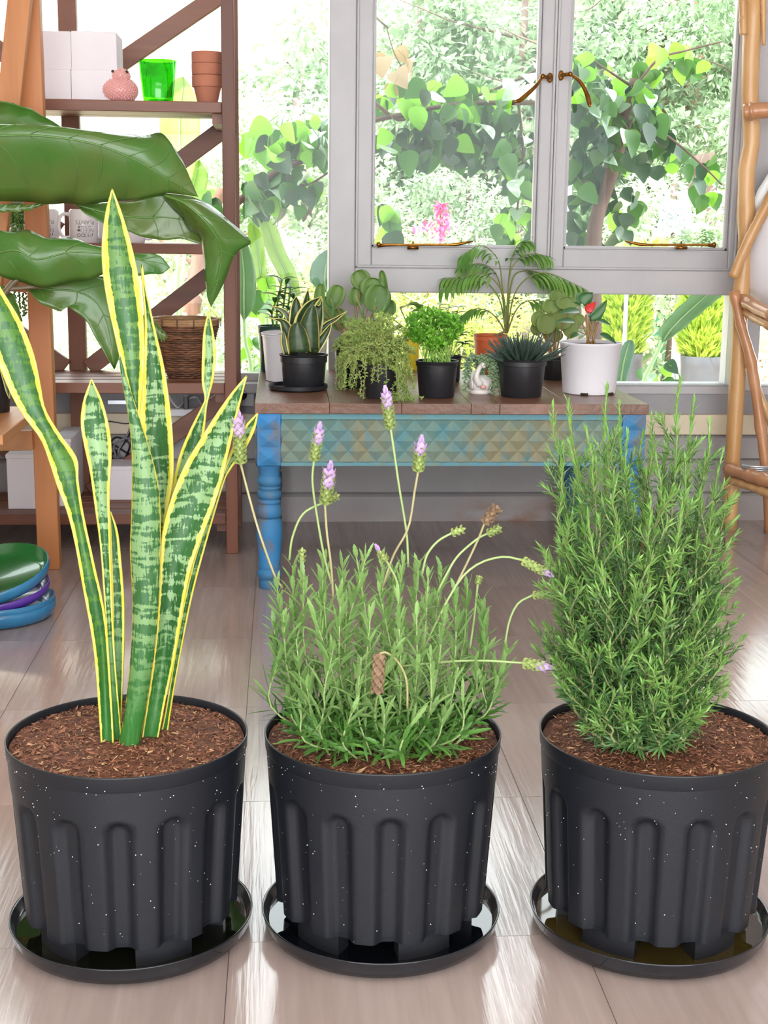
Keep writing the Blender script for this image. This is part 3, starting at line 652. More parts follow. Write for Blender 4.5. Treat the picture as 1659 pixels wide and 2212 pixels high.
# ---------------------------------------------------------------- rosemary
M['needle'] = mat('rosemary_needles', '5d8548', '46703c', 5, rough=.42, island=.28, transl=.18, spec=.6)
M['needle2'] = mat('rosemary_young_needles', '8db860', '6d9c4a', 5, rough=.42, island=.2, transl=.22, spec=.6)
M['rstem'] = mat('rosemary_stem', '97a56c', '838458', 9, rough=.7)
M['rbark'] = mat('rosemary_woody_stem', '6e5138', '55402c', 20, rough=.8)
def bend(p, d, L, n, rr, wig=.12, grav=0):
    P = [V(p)]; d = V(d).normalized()
    for i in range(n):
        d = (d+V((rr.gauss(0, wig), rr.gauss(0, wig), rr.gauss(0, wig*.4)+grav))).normalized(); P.append(P[-1]+d*L/n)
    return P
def needles(mb, P, rr, L, W, step, start=0.0, ang=.85, young=False, fold=.1, shape='needle', n=2):
    m1 = M['needle2'] if young else M['needle']; seg = [(P[i+1]-P[i]).length for i in range(len(P)-1)]; tot = sum(seg); s = start*tot; az = rr.uniform(0, 6)
    while s < tot*1.0:
        q = s; k = 0
        while k < len(seg)-1 and q > seg[k]: q -= seg[k]; k += 1
        t = (P[k+1]-P[k]).normalized(); p = P[k]+t*q; f = s/tot
        mb.mat(M['needle2'] if (f > .72 or young) else M['needle'])
        for h in (0, pi):
            a = az+h+rr.gauss(0, .25); o = t.orthogonal().normalized(); o = Matrix.Rotation(a, 3, t)@o
            an = ang*(1-.62*max(0, (f-.6)/.4))*rr.uniform(.75, 1.25); d = t*math.cos(an)+o*math.sin(an)
            ll = L*rr.uniform(.7, 1.15)*(1-.35*max(0, (f-.8)/.2))
            mb.leaf(p, d, t-d*t.dot(d)*.5, ll, W*rr.uniform(.8, 1.2), n, shape, droop=rr.uniform(-.45, .5), cup=fold)
        az += pi/2+rr.gauss(0, .3); s += step*rr.uniform(.8, 1.25)
def rosemary(par, c, z0, seed, tops):
    rr = random.Random(seed)
    for (dx, dy, h, lean) in tops:
        a = math.atan2(dy, dx) if (dx or dy) else 0; base = V((c[0]+dx*.42, c[1]+dy*.42, z0))
        top = V((c[0]+dx*lean, c[1]+dy*lean, z0+h)); mid = V((c[0]+dx*1.0, c[1]+dy*1.0, z0+h*.35))
        P = cr([base, mid, base.lerp(top, .6)*.4+mid.lerp(top, .45)*.6, top], 16); P = [p+V((rr.gauss(0, .003), rr.gauss(0, .003), 0))*(0 if i == 0 else 1) for i, p in enumerate(P)]
        mb = MB(); mb.mat(M['rstem']); mb.tube(P, [lerp(.0026, .0009, i/15) for i in range(16)], 6)
        needles(mb, P, rr, .023, .0027, .0043, .04)
        n = int(h/.019)
        for i in range(n):
            f = (i+.5)/n*.86; k = int(f*15); p = P[k].lerp(P[k+1], f*15-k); az = rr.uniform(0, 2*pi); o = V((math.cos(az), math.sin(az), 0))
            out = V((p.x-c[0], p.y-c[1], 0)); out = out.normalized() if out.length > .01 else o
            d = (o*.55+out*.38+V((0, 0, .85))).normalized(); L = rr.uniform(.035, .085)*(1-.3*f)
            Q = bend(p, d, L, 4, rr, .13, .05); mb.mat(M['rstem']); mb.tube(Q, [.0013, .0012, .001, .0009, .0007], 5, cap=False)
            needles(mb, Q, rr, .021, .0026, .0043, .12, young=rr.random() < .25)
        mb.build('sprig', None, par)
    tr = MB()
    for i in range(5):
        a = i*1.3; p = V((c[0]+.012*math.cos(a), c[1]+.012*math.sin(a), z0-.01)); tr.tube(bend(p, (.15*math.cos(a), .15*math.sin(a), 1), .3, 6, rr, .08), [.005, .0045, .004, .0035, .003, .0025, .002], 7)
    for i in range(1): tr.build('woody_stem', M['rbark'], par)
rr = random.Random(21); tops = []
czr = zsoil-.002; pc = U(1380, 1598, cR[1])
def rtop(px, py, yo):          # sprig whose tip shows at a pixel
    p = U(px, py, cR[1]+yo); return (p.x-cR[0], yo, p.z-czr)
tips = [(1185, 880, .0), (1225, 868, .03), (1310, 838, -.02), (1300, 905, .05), (1350, 940, -.05), (1405, 905, .03), (1440, 900, .06), (1470, 820, .0), (1500, 870, .03), (1530, 915, -.03), (1560, 975, .02), (1270, 930, -.07),
        (1235, 960, -.04), (1425, 985, -.08), (1480, 990, -.07), (1385, 930, .09), (1340, 880, .07), (1545, 1060, -.03), (1205, 1010, .04), (1330, 1040, -.10), (1400, 1075, -.11), (1465, 1100, -.10), (1270, 1110, -.09),
        (1205, 1080, -.03), (1550, 1170, -.02), (1180, 1200, -.01), (1215, 1260, -.06), (1560, 1250, .01), (1565, 1400, -.02), (1175, 1350, .0), (1190, 1420, -.05), (1520, 1300, -.09), (1300, 1230, -.12), (1370, 1250, -.13), (1440, 1290, -.13),
        (1240, 1380, -.11), (1500, 1420, -.11), (1320, 1400, -.135), (1400, 1420, -.14), (1460, 1450, -.13), (1225, 1490, -.10), (1530, 1500, -.08), (1290, 1520, -.13), (1360, 1540, -.14), (1430, 1550, -.14), (1490, 1540, -.12), (1260, 1570, -.09), (1540, 1100, .08), (1200, 1150, .07), (1380, 1150, .1)]
for (px, py, yo) in tips:
    dx, dy, h = rtop(px, py, yo); tops.append((dx*.72, dy*.72, max(.04, h), 1/.72))
rosemary(RMP, cR, czr, 5, tops)
# ---------------------------------------------------------------- lavender
M['lleaf'] = mat('lavender_leaves', '93b56c', '739a54', 5, rough=.55, island=.22, transl=.2)
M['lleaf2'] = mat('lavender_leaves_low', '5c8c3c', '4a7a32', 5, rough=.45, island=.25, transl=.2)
M['lstem'] = mat('lavender_stem', 'a6bb7c', '8ea566', 9, rough=.6)
M['lstem_dry'] = mat('lavender_dry_stem', 'b3ab83', '97905f', 9, rough=.7)
M['bract'] = mat('lavender_bracts', 'a2b36a', '8b9a58', 8, rough=.6, island=.15)
M['bractdry'] = mat('lavender_dry_bracts', '9b8168', '84694f', 8, rough=.7, island=.15)
M['mauve'] = mat('lavender_petals', 'cfb2da', 'bc9ccc', 8, rough=.6, island=.12, transl=.2)
rr = random.Random(11)
def lshoot(par, P, rr, L=.036, W=.0058, low=.35, step=.0095):
    mb = MB(); mb.mat(M['lstem']); n = len(P); mb.tube(P, [lerp(.0016, .001, i/(n-1)) for i in range(n)], 5, cap=False)
    seg = [(P[i+1]-P[i]).length for i in range(n-1)]; tot = sum(seg); s = .02*tot; az = rr.uniform(0, 6)
    while s < tot:
        q = s; k = 0
        while k < len(seg)-1 and q > seg[k]: q -= seg[k]; k += 1
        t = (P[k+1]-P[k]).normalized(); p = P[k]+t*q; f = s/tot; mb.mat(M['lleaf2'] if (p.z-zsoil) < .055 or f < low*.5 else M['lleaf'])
        for h in (0, pi):
            o = Matrix.Rotation(az+h+rr.gauss(0, .45), 3, t)@t.orthogonal().normalized(); an = (1.0-.62*f)*rr.uniform(.65, 1.35); d = t*math.cos(an)+o*math.sin(an)
            mb.leaf(p, d, t-d*t.dot(d)*.6, L*rr.uniform(.7, 1.3)*(1-.3*f if f > .85 else 1), W*rr.uniform(.7, 1.15), 9, 'oval', droop=rr.uniform(-.5, 1.5)*(1-.6*f), cup=.12, serr=.14)
        az += pi/2+rr.gauss(0, .2); s += step*rr.uniform(.8, 1.2)
    return mb.build('leafy_shoot', None, par, smooth=False)
ltips = [(598, 1262, 0), (612, 1330, -.04), (632, 1222, .02), (655, 1245, -.02), (700, 1210, .02), (735, 1290, -.08), (770, 1203, .02), (790, 1205, -.02), (825, 1205, .04), (860, 1300, -.09), (870, 1218, .05), (905, 1210, .02), (925, 1245, -.03), (955, 1230, .06),
         (985, 1290, -.02), (1010, 1262, .03), (1040, 1295, -.02), (960, 1330, -.08), (900, 1330, -.10), (800, 1330, -.1), (680, 1330, -.09), (640, 1380, -.08), (592, 1360, .0), (600, 1430, -.02), (1048, 1370, 0), (1030, 1410, -.05), (740, 1230, .06), (850, 1240, .08), (780, 1270, .09),
         (690, 1290, .08), (930, 1290, .1), (990, 1350, .07), (640, 1320, .07), (1098, 1400, -.01), (1075, 1470, -.03), (720, 1400, -.12), (780, 1420, -.13), (850, 1410, -.13), (930, 1420, -.12), (990, 1440, -.09), (1040, 1480, -.04), (620, 1490, -.04), (660, 1470, -.1), (700, 1300, -.02), (750, 1300, .02), (870, 1330, .0), (820, 1280, -.04), (950, 1370, .0), (1000, 1500, -.1),
         (650, 1540, -.1), (700, 1530, -.12), (760, 1540, -.13), (830, 1530, -.14), (900, 1540, -.13), (960, 1530, -.12), (1010, 1560, -.08), (680, 1440, .04), (640, 1440, .06), (770, 1380, .06), (850, 1380, .05), (920, 1400, .05), (1000, 1420, .05), (800, 1480, -.08), (880, 1470, -.08), (730, 1480, -.07), (615, 1400, .03), (1065, 1440, .02)]
for (px, py, yo) in ltips:
    tp = U(px, py, cM[1]+yo); dx = tp.x-cM[0]; base = V((cM[0]+dx*.55+rr.gauss(0, .008), cM[1]+yo*.6+rr.gauss(0, .008), zsoil))
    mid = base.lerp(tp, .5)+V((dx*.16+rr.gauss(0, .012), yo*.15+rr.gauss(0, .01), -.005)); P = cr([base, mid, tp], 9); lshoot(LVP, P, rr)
for i in range(34):          # low leaves round the base
    a = rr.uniform(0, 2*pi); base = V((cM[0]+.07*math.cos(a)*rr.uniform(.5, 1), cM[1]+.06*math.sin(a)*rr.uniform(.6, 1.1), zsoil)); d = V((math.cos(a)*.4, math.sin(a)*.4, .8))
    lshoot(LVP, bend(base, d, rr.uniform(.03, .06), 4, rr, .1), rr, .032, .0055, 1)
def spike(p, d, L, R, petals, dry, par, bud=False):
    mb = MB(); d = V(d).normalized(); k = max(3, int(L/.0055)); o = d.orthogonal().normalized(); r3 = random.Random(int(p.x*1e4))
    mb.mat(M['bractdry'] if dry else M['bract']); mb.tube([p+d*L*i/6 for i in range(7)], [R*.35, R*.6, R*.6, R*.55, R*.5, R*.4, R*.15], 7)
    for i in range(k):
        f = i/k; mauve = f > 1-petals; c = p+d*L*(f*.92)
        for j in range(6):
            oo = Matrix.Rotation(j*pi/3+i*.6, 3, d)@o; rr_ = R*(1-.35*abs(f-.4))*(1.0 if not mauve else 1.15)
            mb.mat(M['bractdry'] if dry else M['bract']); mb.leaf(c+oo*rr_*.25, (d*1.1+oo*.5), oo, R*1.2, R*1.1, 3, 'ovate', droop=-.6, cup=.25)
            if mauve: mb.mat(M['mauve']); mb.leaf(c+oo*rr_*.5, (d*.9+oo*(.5+.6*r3.random())), oo, R*1.7, R*1.0, 3, 'oval', droop=.7, cup=-.2)
    if petals and f > 0:
        for j in range(7):
            oo = Matrix.Rotation(j*.9, 3, d)@o; mb.mat(M['mauve']); mb.leaf(p+d*L*.92, d+oo*.5, oo, R*2.1, R*1.0, 3, 'oval', droop=.5, cup=-.2)
    return mb.build('flower_head', None, par)
# stalk: pixel path (base first), depth offset, head length px, petals share, dry
ST = [([(610, 1270), (592, 1240), (560, 1150), (540, 1080), (520, 1003)], .0, (515, 905), .45, 0, 'lstem_dry', .030),
      ([(716, 1260), (700, 1200), (684, 1110), (675, 1040), (678, 996)], .0, (689, 930), .45, 0, 'lstem', .0125),
      ([(720, 1290), (715, 1220), (706, 1150), (702, 1090)], -.02, (712, 1018), .6, 0, 'lstem_dry', .015),
      ([(625, 1210), (632, 1160), (655, 1110), (700, 1085)], .01, (734, 1068), .0, 0, 'lstem', .01),
      ([(882, 1225), (878, 1150), (862, 1050), (852, 980), (844, 927)], .02, (834, 852), .5, 0, 'lstem', .013),
      ([(826, 1270), (850, 1200), (882, 1140), (896, 1060), (903, 1020)], .0, (909, 962), .35, 0, 'lstem_dry', .014),
      ([(912, 1240), (922, 1200), (945, 1170), (975, 1152)], .01, (1006, 1141), .0, 0, 'lstem', .0105),
      ([(935, 1300), (965, 1240), (990, 1200), (1030, 1165), (1052, 1153)], .0, (1084, 1139), .0, 0, 'lstem', .0105),
      ([(985, 1265), (1012, 1210), (1035, 1160), (1046, 1132)], .0, (1076, 1092), .0, 1, 'lstem_dry', .014),
      ([(905, 1430), (930, 1370), (985, 1265), (1030, 1220), (1085, 1203), (1128, 1210)], -.03, (1181, 1238), .2, 0, 'lstem', .011),
      ([(1015, 1570), (1055, 1490), (1085, 1425), (1098, 1350), (1118, 1305), (1150, 1286)], .0, (1186, 1284), .0, 0, 'lstem', .010),
      ([(860, 1440), (960, 1430), (1040, 1427), (1128, 1432)], -.05, (1178, 1440), .45, 0, 'lstem', .013),
      ([(856, 1400), (862, 1330), (858, 1260), (835, 1212)], -.06, (820, 1190), .2, 0, 'lstem', .010),
      ([(650, 1260), (652, 1215)], -.01, (653, 1182), .0, 0, 'lstem', .009),
      ([(1015, 1400), (1024, 1340), (1032, 1262)], .0, (1036, 1243), .0, 0, 'lstem', .008),
      ([(880, 1530), (878, 1470), (860, 1430), (835, 1410), (820, 1412)], -.13, (814, 1502), .0, 1, 'lstem_dry', .014)]
for (pp, yo, tip, pet, dry, sm_, wid) in ST:
    Y = cM[1]+yo; P = cr([U(a, b_, Y+.0) for a, b_ in pp], 16); mb = MB(); mb.mat(M[sm_]); mb.tube(P, [.0016]*14+[.0015, .0018], 6)
    s_ = mb.build('flower_stalk', None, LVP); p = P[-1]; e = U(tip[0], tip[1], Y); wid = min(wid, .0145)
    spike(p, e-p, (e-p).length, wid*.62, pet, dry, s_)
b = MB(); b.mat(M['lleaf'])
sd = MB(); sd.mat(mat('bright_seedling_leaf', '86c24e', rough=.5, transl=.3))
for (px, py, L) in ((945, 1637, .013), (936, 1645, .008), (905, 1530, .014), (1010, 1180+420, .0)):
    if L: p = G(px, py, zsoil+.01); sd.leaf(p, (.3, -.6, .6), (0, -.4, 1), L, L*.9, 4, 'heart')
sd.build('seedling', None, LVP)
# ---------------------------------------------------------------- plants on the bench
ZB = zt
M['soil'] = mat('dark_potting_mix', '3f2f26', '2a1f19', 60, rough=.9)
M['gpot'] = mat('dark_green_pot_plastic', '2c4f45', rough=.4); M['opot'] = mat('orange_pot_plastic', 'd0683a', rough=.5); M['terra'] = mat('terracotta', 'b07058', 'a36650', 12, rough=.8, bump=.2)
M['lg'] = mat('fresh_green_leaf', '7fb04a', '5f9638', 6, rough=.35, transl=.3, rnd_obj=.12); M['dg'] = mat('deep_green_leaf', '3f7038', '33602f', 6, rough=.35, transl=.18, rnd_obj=.12, island=.12)
M['pal'] = mat('palm_leaflet', '8ab85e', '5d9140', 9, rough=.35, transl=.3, island=.2); M['palst'] = mat('palm_stem', '6f8b3f', '8a7a45', 20, rough=.5)
M['thyme'] = mat('thyme_leaves', 'a8be68', '86a650', 9, rough=.6, transl=.25, island=.2); M['tstem'] = mat('thyme_stems', 'b3b37a', '9aa060', 9, rough=.6)
M['pars'] = mat('parsley_leaves', '7fbf3c', '62a42f', 9, rough=.5, transl=.3, island=.18); M['parst'] = mat('parsley_stalks', '9fcf60', rough=.5, transl=.2)
M['hawo'] = mat('zebra_succulent', '33463e', '3d5247', 20, rough=.4, island=.12); M['hband'] = mat('succulent_white_band', 'b8c6bd', rough=.6)
M['burro'] = mat('burro_tail_leaves', '86a07a', '74926a', 10, rough=.5, island=.12); M['red'] = mat('red_spathe', 'd8383a', rough=.3, transl=.15); M['kal'] = mat('round_succulent_leaf', '7f9a52', '93a65c', 6, rough=.5, transl=.3, rnd_obj=.15)
M['tan'] = mat('reddish_leaf_stem', '9c6a4a', '8a7a48', 20, rough=.5); M['yellow'] = mat('yellow_plastic', 'e6cf2c', rough=.5); M['ceramw'] = mat('white_ceramic', 'e6e0dc', rough=.25); M['beak'] = mat('pink_glaze', 'e0a49c', rough=.3)
def spec(xl, xr, yrim, ybot, tap=.82, z=None):
    z = ZB if z is None else z; xm_ = (xl+xr)/2; f = G(xm_, ybot, z); s = S(f); r1 = (xr-xl)/2*s; r0 = r1*tap; c = f+V((0, r0, 0)); s = S(c); r1 = (xr-xl)/2*s; c = G(xm_, ybot, z)+V((0, r1*tap, 0))
    h = U(xm_, yrim, c.y).z-z; c.x = U(xm_, (yrim+ybot)/2, c.y).x; return c, r1, r1*tap, h
def pot(par, c, r1, r0, h, m, band=.16, lip=.002, soil='soil', k=40, notch=False, name='pot'):
    mb = MB(); zz = c.z; B = h*band; rb = lerp(r0, r1, 1-band)-lip
    def rf(r, z, a): return r
    p = [(r0*.96, .0), (r0, .002), (rb, h-B), (rb+lip*1.2, h-B+.001), (r1-lip*.6, h-.006), (r1, h-.005), (r1+.001, h-.001), (r1-.001, h), (r1-.003, h-.001), (r1-.004, h-.01), (rb-.002, h-B)]
    mb.lathe(p, c, k)
    if notch:
        for i in range(5):
            a = -pi/2+.35+i*2*pi/5; mb.mat(m); q = c+V((r0*math.cos(a), r0*math.sin(a), .0))
    mb.disc(c+V((0, 0, .001)), r0*.96, k)
    o = mb.build(name, m, par, auto=50)
    if soil: MB().disc(c+V((0, 0, h-.011)), r1-.0045, k).build('potting_mix', M[soil], par)
    return o
def wpoint(c, h): return c+V((0, 0, h-.012))
def plant(name, label, cat, xl, xr, yr_, yb_, m, tap=.82, **kw):
    c, r1, r0, h = spec(xl, xr, yr_, yb_, tap); t = thing(name, label, cat, c); pot(t, c, r1, r0, h, M[m], **kw); return t, c, r1, h
rr = random.Random(3)
def pxleaf(par, m, A, Mi, B, Y, cup=.0, n=14, k=4, name='leaf', mg=None, sol=.0012):
    f = lambda P, off: [U(q[0], q[1], Y+off+(q[2] if len(q) > 2 else 0)) for q in P]
    mb = MB(); mb.loft(f(A, 0), f(Mi, cup), f(B, 0), n, k); o = mb.build(name, m, par, solid=sol)
    if mg is not None: o['margin'] = mg
    return o
# variegated dark leaf material with cream edge
def edged(name, cA, cB, cE):
    m, nt, b = new(name); uv = nt.nodes.new('ShaderNodeUVMap'); sp = nt.nodes.new('ShaderNodeSeparateXYZ'); nt.links.new(uv.outputs[0], sp.inputs[0])
    e = math_(nt, 'ABSOLUTE', math_(nt, 'SUBTRACT', sp.outputs[0], .5)); at = nt.nodes.new('ShaderNodeAttribute'); at.attribute_type = 'OBJECT'; at.attribute_name = 'margin'
    nz = noise(nt, 60); ef = ramp(nt, math_(nt, 'SUBTRACT', math_(nt, 'ADD', e, math_(nt, 'MULTIPLY', math_(nt, 'SUBTRACT', nz, .5), .06)), math_(nt, 'SUBTRACT', .5, at.outputs['Fac'])), 0, .02)
    c = mixc(nt, ef, mixc(nt, ramp(nt, nz, .4, .6), lin(cA), lin(cB)), lin(cE)); nt.links.new(c, b.inputs['Base Color']); b.inputs['Roughness'].default_value = .3; return m
M['nest'] = edged('birds_nest_leaf', '2f4229', '3d5630', 'd6cc7c'); M['pepm'] = mat('round_striped_leaf', '7fa250', '55803c', 5, rough=.4, transl=.25, rnd_obj=.12)
# A: dark green nursery pot at the back left
t, c, r1, h = plant('potted_lucky_plant', 'dark green nursery pot with glossy upright stems at the back left of the bench', 'potted plant', 557, 640, 703, 806, 'gpot', .85)
for i in range(5):
    b0 = wpoint(c, h)+V((rr.uniform(-.02, .02), rr.uniform(-.015, .015), 0)); tp = U(612+i*9-12, 640-12*((i*3) % 4), c.y); P = cr([b0, b0.lerp(tp, .5)+V((.006*(i-2), 0, 0)), tp], 10)
    mb = MB(); mb.mat(M['lg']); mb.tube(P, [.0035]*10, 7); mb.mat(M['dg'])
    for j in range(9):
        p = P[min(9, 2+j)] if j < 8 else P[9]; a = j*2.2+i; d = V((math.cos(a), math.sin(a)*.6, .55)); mb.leaf(p, d, (0, 0, 1), rr.uniform(.05, .075), .017, 6, 'lance', droop=.7, cup=.2)
    mb.build('stem', None, t)
# B: white pot, C: black pot with bird's nest plant on a saucer
t, c, r1, h = plant('white_pot', 'tall plain white pot behind the small black pot at the left end of the bench', 'pot', 565, 709, 718, 828, 'wpot', .86, band=.08)
Yb = c.y
ss = thing('small_saucer', 'shallow black saucer under the small black pot at the left end of the bench', 'saucer'); cS, sr1, sr0, sh = spec(580, 708, 834, 848, .93); ss.location = cS
mb = MB(); mb.lathe([(.001, 0), (sr0, 0), (sr1-.001, .004), (sr1, .015), (sr1-.002, .015), (sr1-.004, .005), (.001, .0035)], cS, 48); mb.build('dish', M['bsmall'], ss, auto=40)
cC, r1, r0, h = V((cS.x, cS.y, ZB+.004)), (707-603)/2*S(cS), 44*S(cS), 0; cC.x = U(656, 800, cS.y).x; h = U(656, 764, cS.y).z-cC.z
t = thing('potted_birds_nest_plant', 'small black pot with dark rosette of cream edged leaves on a black saucer', 'potted plant', cC); pot(t, cC, r1, r0, h, M['bsmall'], band=.24, lip=.003)
y = cS.y
NL = [  # outline left, right: base->tip
 ([(625, 760), (612, 735), (604, 700), (601, 695), (583, 686)], [(636, 760), (634, 730), (630, 705), (614, 690), (583, 687)], -.02, .2, .1),
 ([(628, 760), (622, 730), (624, 690), (630, 655), (640, 640)], [(650, 760), (652, 720), (655, 680), (650, 655), (640, 640)], .01, .2, .1),
 ([(635, 760), (632, 740), (636, 690), (660, 655), (695, 640)], [(665, 760), (672, 730), (678, 680), (682, 660), (695, 640)], -.005, .25, .13),
 ([(645, 762), (646, 730), (648, 700), (662, 670), (676, 657)], [(690, 755), (690, 725), (688, 695), (684, 670), (676, 657)], -.025, -.2, .07),
 ([(624, 762), (621, 735), (625, 710), (633, 700), (642, 696)], [(672, 760), (668, 735), (660, 712), (652, 703), (643, 696)], -.045, -.22, .07),
 ([(660, 762), (672, 745), (690, 725), (705, 708), (716, 698)], [(690, 762), (704, 740), (712, 722), (715, 710), (716, 698)], -.02, .15, .12),
 ([(665, 758), (680, 720), (700, 698), (725, 685), (750, 672)], [(690, 755), (697, 720), (715, 702), (730, 690), (750, 672)], .02, .15, .14),
 ([(640, 760), (626, 710), (612, 680), (598, 668), (585, 662)], [(640, 740), (634, 695), (622, 673), (605, 664), (585, 661)], .03, .1, .14),
 ([(650, 740), (648, 690), (652, 660), (658, 640), (666, 624)], [(676, 740), (676, 690), (674, 665), (670, 645), (666, 624)], .03, .2, .08),
 ([(612, 765), (606, 745), (606, 730), (608, 722), (612, 715)], [(626, 765), (622, 745), (620, 735), (617, 725), (612, 715)], -.05, -.2, .25),
 ([(668, 640), (676, 650), (688, 660), (694, 650), (695, 640)], [(690, 740), (698, 700), (698, 670), (697, 652), (695, 640)], .015, .15, .1)]
for (A, B, yo, cup, mg) in NL:
    W = max(abs(a[0]-b_[0]) for a, b_ in zip(A, B))*S(cC); Mi = [((a[0]+b_[0])/2, (a[1]+b_[1])/2) for a, b_ in zip(A, B)]
    pxleaf(t, M['nest'], A, Mi, B, y+yo, cup*W, 16, 6, mg=mg, sol=.0018)
# round leaved plant behind (two groups of big leaves)
cP, r1, r0, h = spec(720, 800, 742, 815); t = thing('potted_round_leaf_plant', 'plant with large round pale green leaves on brown stalks behind the thyme', 'potted plant', cP); pot(t, cP, r1, r0, h, M['bsmall'])
RL = [((700, 670), 24, 30, 0, .0), ((725, 640), 20, 25, .35, .0), ((690, 640), 12, 27, .1, .0), ((732, 690), 17, 24, 0, .01), ((779, 603), 22, 20, -.5, .0), ((805, 622), 28, 22, .2, -.01), ((815, 645), 30, 30, .3, -.02), ((828, 612), 9, 28, -.15, 0), ((770, 640), 18, 20, 0, .01), ((840, 665), 16, 18, 0, .0)]
for (cx_, cy_), rx, ry, tw, yo in RL:
    Y = cP.y+yo; q = lambda a, b_: (cx_+a*math.cos(tw)-b_*math.sin(tw), cy_+a*math.sin(tw)+b_*math.cos(tw))
    th = [i/8*pi for i in range(9)]; A = [q(-rx*math.sin(a)**.8 if 0 < a < pi else 0, ry*math.cos(a)) for a in th]; B = [q(rx*math.sin(a)**.8 if 0 < a < pi else 0, ry*math.cos(a)) for a in th]; Mi = [q(0, ry*math.cos(a)) for a in th]
    pxleaf(t, M['pepm'], A, Mi, B, Y, .008, 14, 6)
    st = MB(); st.tube(cr([wpoint(cP, h), U(cx_*.5+760*.5, 700, Y), U(cx_, cy_+ry*.6, Y+.006)], 8), [.0022]*8, 6); st.build('leaf_stalk', M['tan'], t)
# little rosemary between
cR_, r1, r0, h = spec(775, 835, 765, 835); t = thing('small_potted_rosemary', 'small potted rosemary between the round leaved plant and the trailing thyme', 'potted plant', cR_); pot(t, cR_, r1, r0, h, M['bsmall'])
for i, (px, py) in enumerate([(770, 655), (790, 640), (808, 650), (828, 660), (840, 680), (760, 690), (780, 672), (815, 672), (800, 690), (848, 700)]):
    mb = MB(); mb.mat(M['rstem']); P = bend(wpoint(cR_, h), U(px, py, cR_.y+.01*(i % 3-1))-wpoint(cR_, h), (U(px, py, cR_.y)-wpoint(cR_, h)).length, 6, rr, .04); mb.tube(P, [.0013]*7, 5); needles(mb, P, rr, .024, .0026, .006, .05, young=i % 3 == 0); mb.build('sprig', None, t)
# trailing thyme, two pots
def thyme(xl, xr, yr_, yb_, label, tips, seed, ltr=3):
    c, r1, r0, h = spec(xl, xr, yr_, yb_, .85); t = thing('potted_thyme', label, 'potted plant', c, 'pots of trailing thyme on the bench'); r3 = random.Random(seed)
    mb = MB(); hh = h; p = c
    mb.lathe([(r0*.97, 0), (r0, .002), (r1*.97, hh-.014), (r1+.001, hh-.013), (r1+.001, hh), (r1-.003, hh), (r1-.004, hh-.012)], c, 4 if False else 36); mb.disc(c+V((0, 0, .001)), r0*.97, 36); mb.build('pot', M['bsmall'], t, auto=40)
    MB().disc(c+V((0, 0, h-.010)), r1-.0045, 30).build('potting_mix', M['soil'], t)
    for (px, py, yo, via) in tips:
        b0 = c+V((r3.uniform(-.8, .8)*r1, r3.uniform(-.6, .6)*r1, h-.01)); e = U(px, py, c.y+yo)
        mids = [U(q[0], q[1], c.y+yo*.9) for q in via]; dpt = [b0, b0.lerp(e, .4)+V((r3.gauss(0, .01), r3.gauss(0, .01), .03+.03*r3.random())) if not mids else mids[0]]+mids[1:]+[e]
        P = cr(dpt, 14); P = [q+V((r3.gauss(0, .0025), r3.gauss(0, .0025), r3.gauss(0, .0025))) if 0 < i else q for i, q in enumerate(P)]
        mb = MB(); mb.mat(M['tstem']); mb.tube(P, [.0009]*14, 4, cap=False)
        mb.mat(M['thyme']); L = sum((P[i+1]-P[i]).length for i in range(13)); n = int(L/.0048)
        for i in range(n):
            f = (i+.5)/n*13; k = min(12, int(f)); p = P[k].lerp(P[k+1], f-k)
            for s_ in (0, 1): d = V((r3.gauss(0, 1), r3.gauss(0, 1), r3.gauss(.4, .8))).normalized(); mb.leaf(p, d, V((r3.gauss(0, .5), -.6, .7)), r3.uniform(.006, .0105), .0042, 2, 'oval')
        mb.build('trailing_stem', None, t)
    return t
r5 = random.Random(77)
tips = []
for i in range(120):
    a = r5.uniform(0, 2*pi); q = math.sqrt(r5.random()); px = 812+88*q*math.cos(a); py = 755+75*q*math.sin(a)-10; tips.append((px, py, r5.uniform(-.07, .05), []))
for i in range(16): x = r5.uniform(740, 900); tips.append((x, r5.uniform(820, 868), -.075, [(lerp(820, x, .8), 770)]))
for i in range(12): tips.append((r5.uniform(870, 928), r5.uniform(858, 896), -.085, [(r5.uniform(850, 880), 800), (r5.uniform(850, 890), 862)]))
thyme(784, 863, 786, 862, 'black pot of trailing thyme spilling over the front edge of the bench', tips, 4)
tips = []
for i in range(85):
    a = r5.uniform(0, 2*pi); q = math.sqrt(r5.random()); tips.append((768+50*q*math.cos(a), 745+70*q*math.sin(a), r5.uniform(-.05, .04), []))
for i in range(14): x = r5.uniform(724, 790); tips.append((x, r5.uniform(815, 865), -.06, [(lerp(765, x, .9), 775)]))
thyme(740, 800, 775, 840, 'black pot of loose thyme behind and left of the trailing thyme pot', tips, 5)
# yellow marker pot
cy_, r1, r0, h = spec(868, 908, 712, 800); t = thing('yellow_pot', 'small yellow pot between the thyme and the parsley', 'pot', cy_); pot(t, cy_, r1, r0, h, M['yellow'])
for i, (px, py, L) in enumerate([(866, 668, .07), (885, 676, .05), (905, 668, .055), (850, 690, .05), (858, 712, .05)]):
    b0 = wpoint(cy_, h); e = U(px, py, cy_.y); mb = MB(); mb.mat(M['lg']); mb.tube(cr([b0, e], 5), [.002]*5, 5); mb.leaf(e, V((rr.gauss(0, .6), -.4, .3)), (0, -.3, 1), L*1.2, L*.75, 6, 'ovate', droop=.6, cup=.15); mb.build('leaf', None, t)
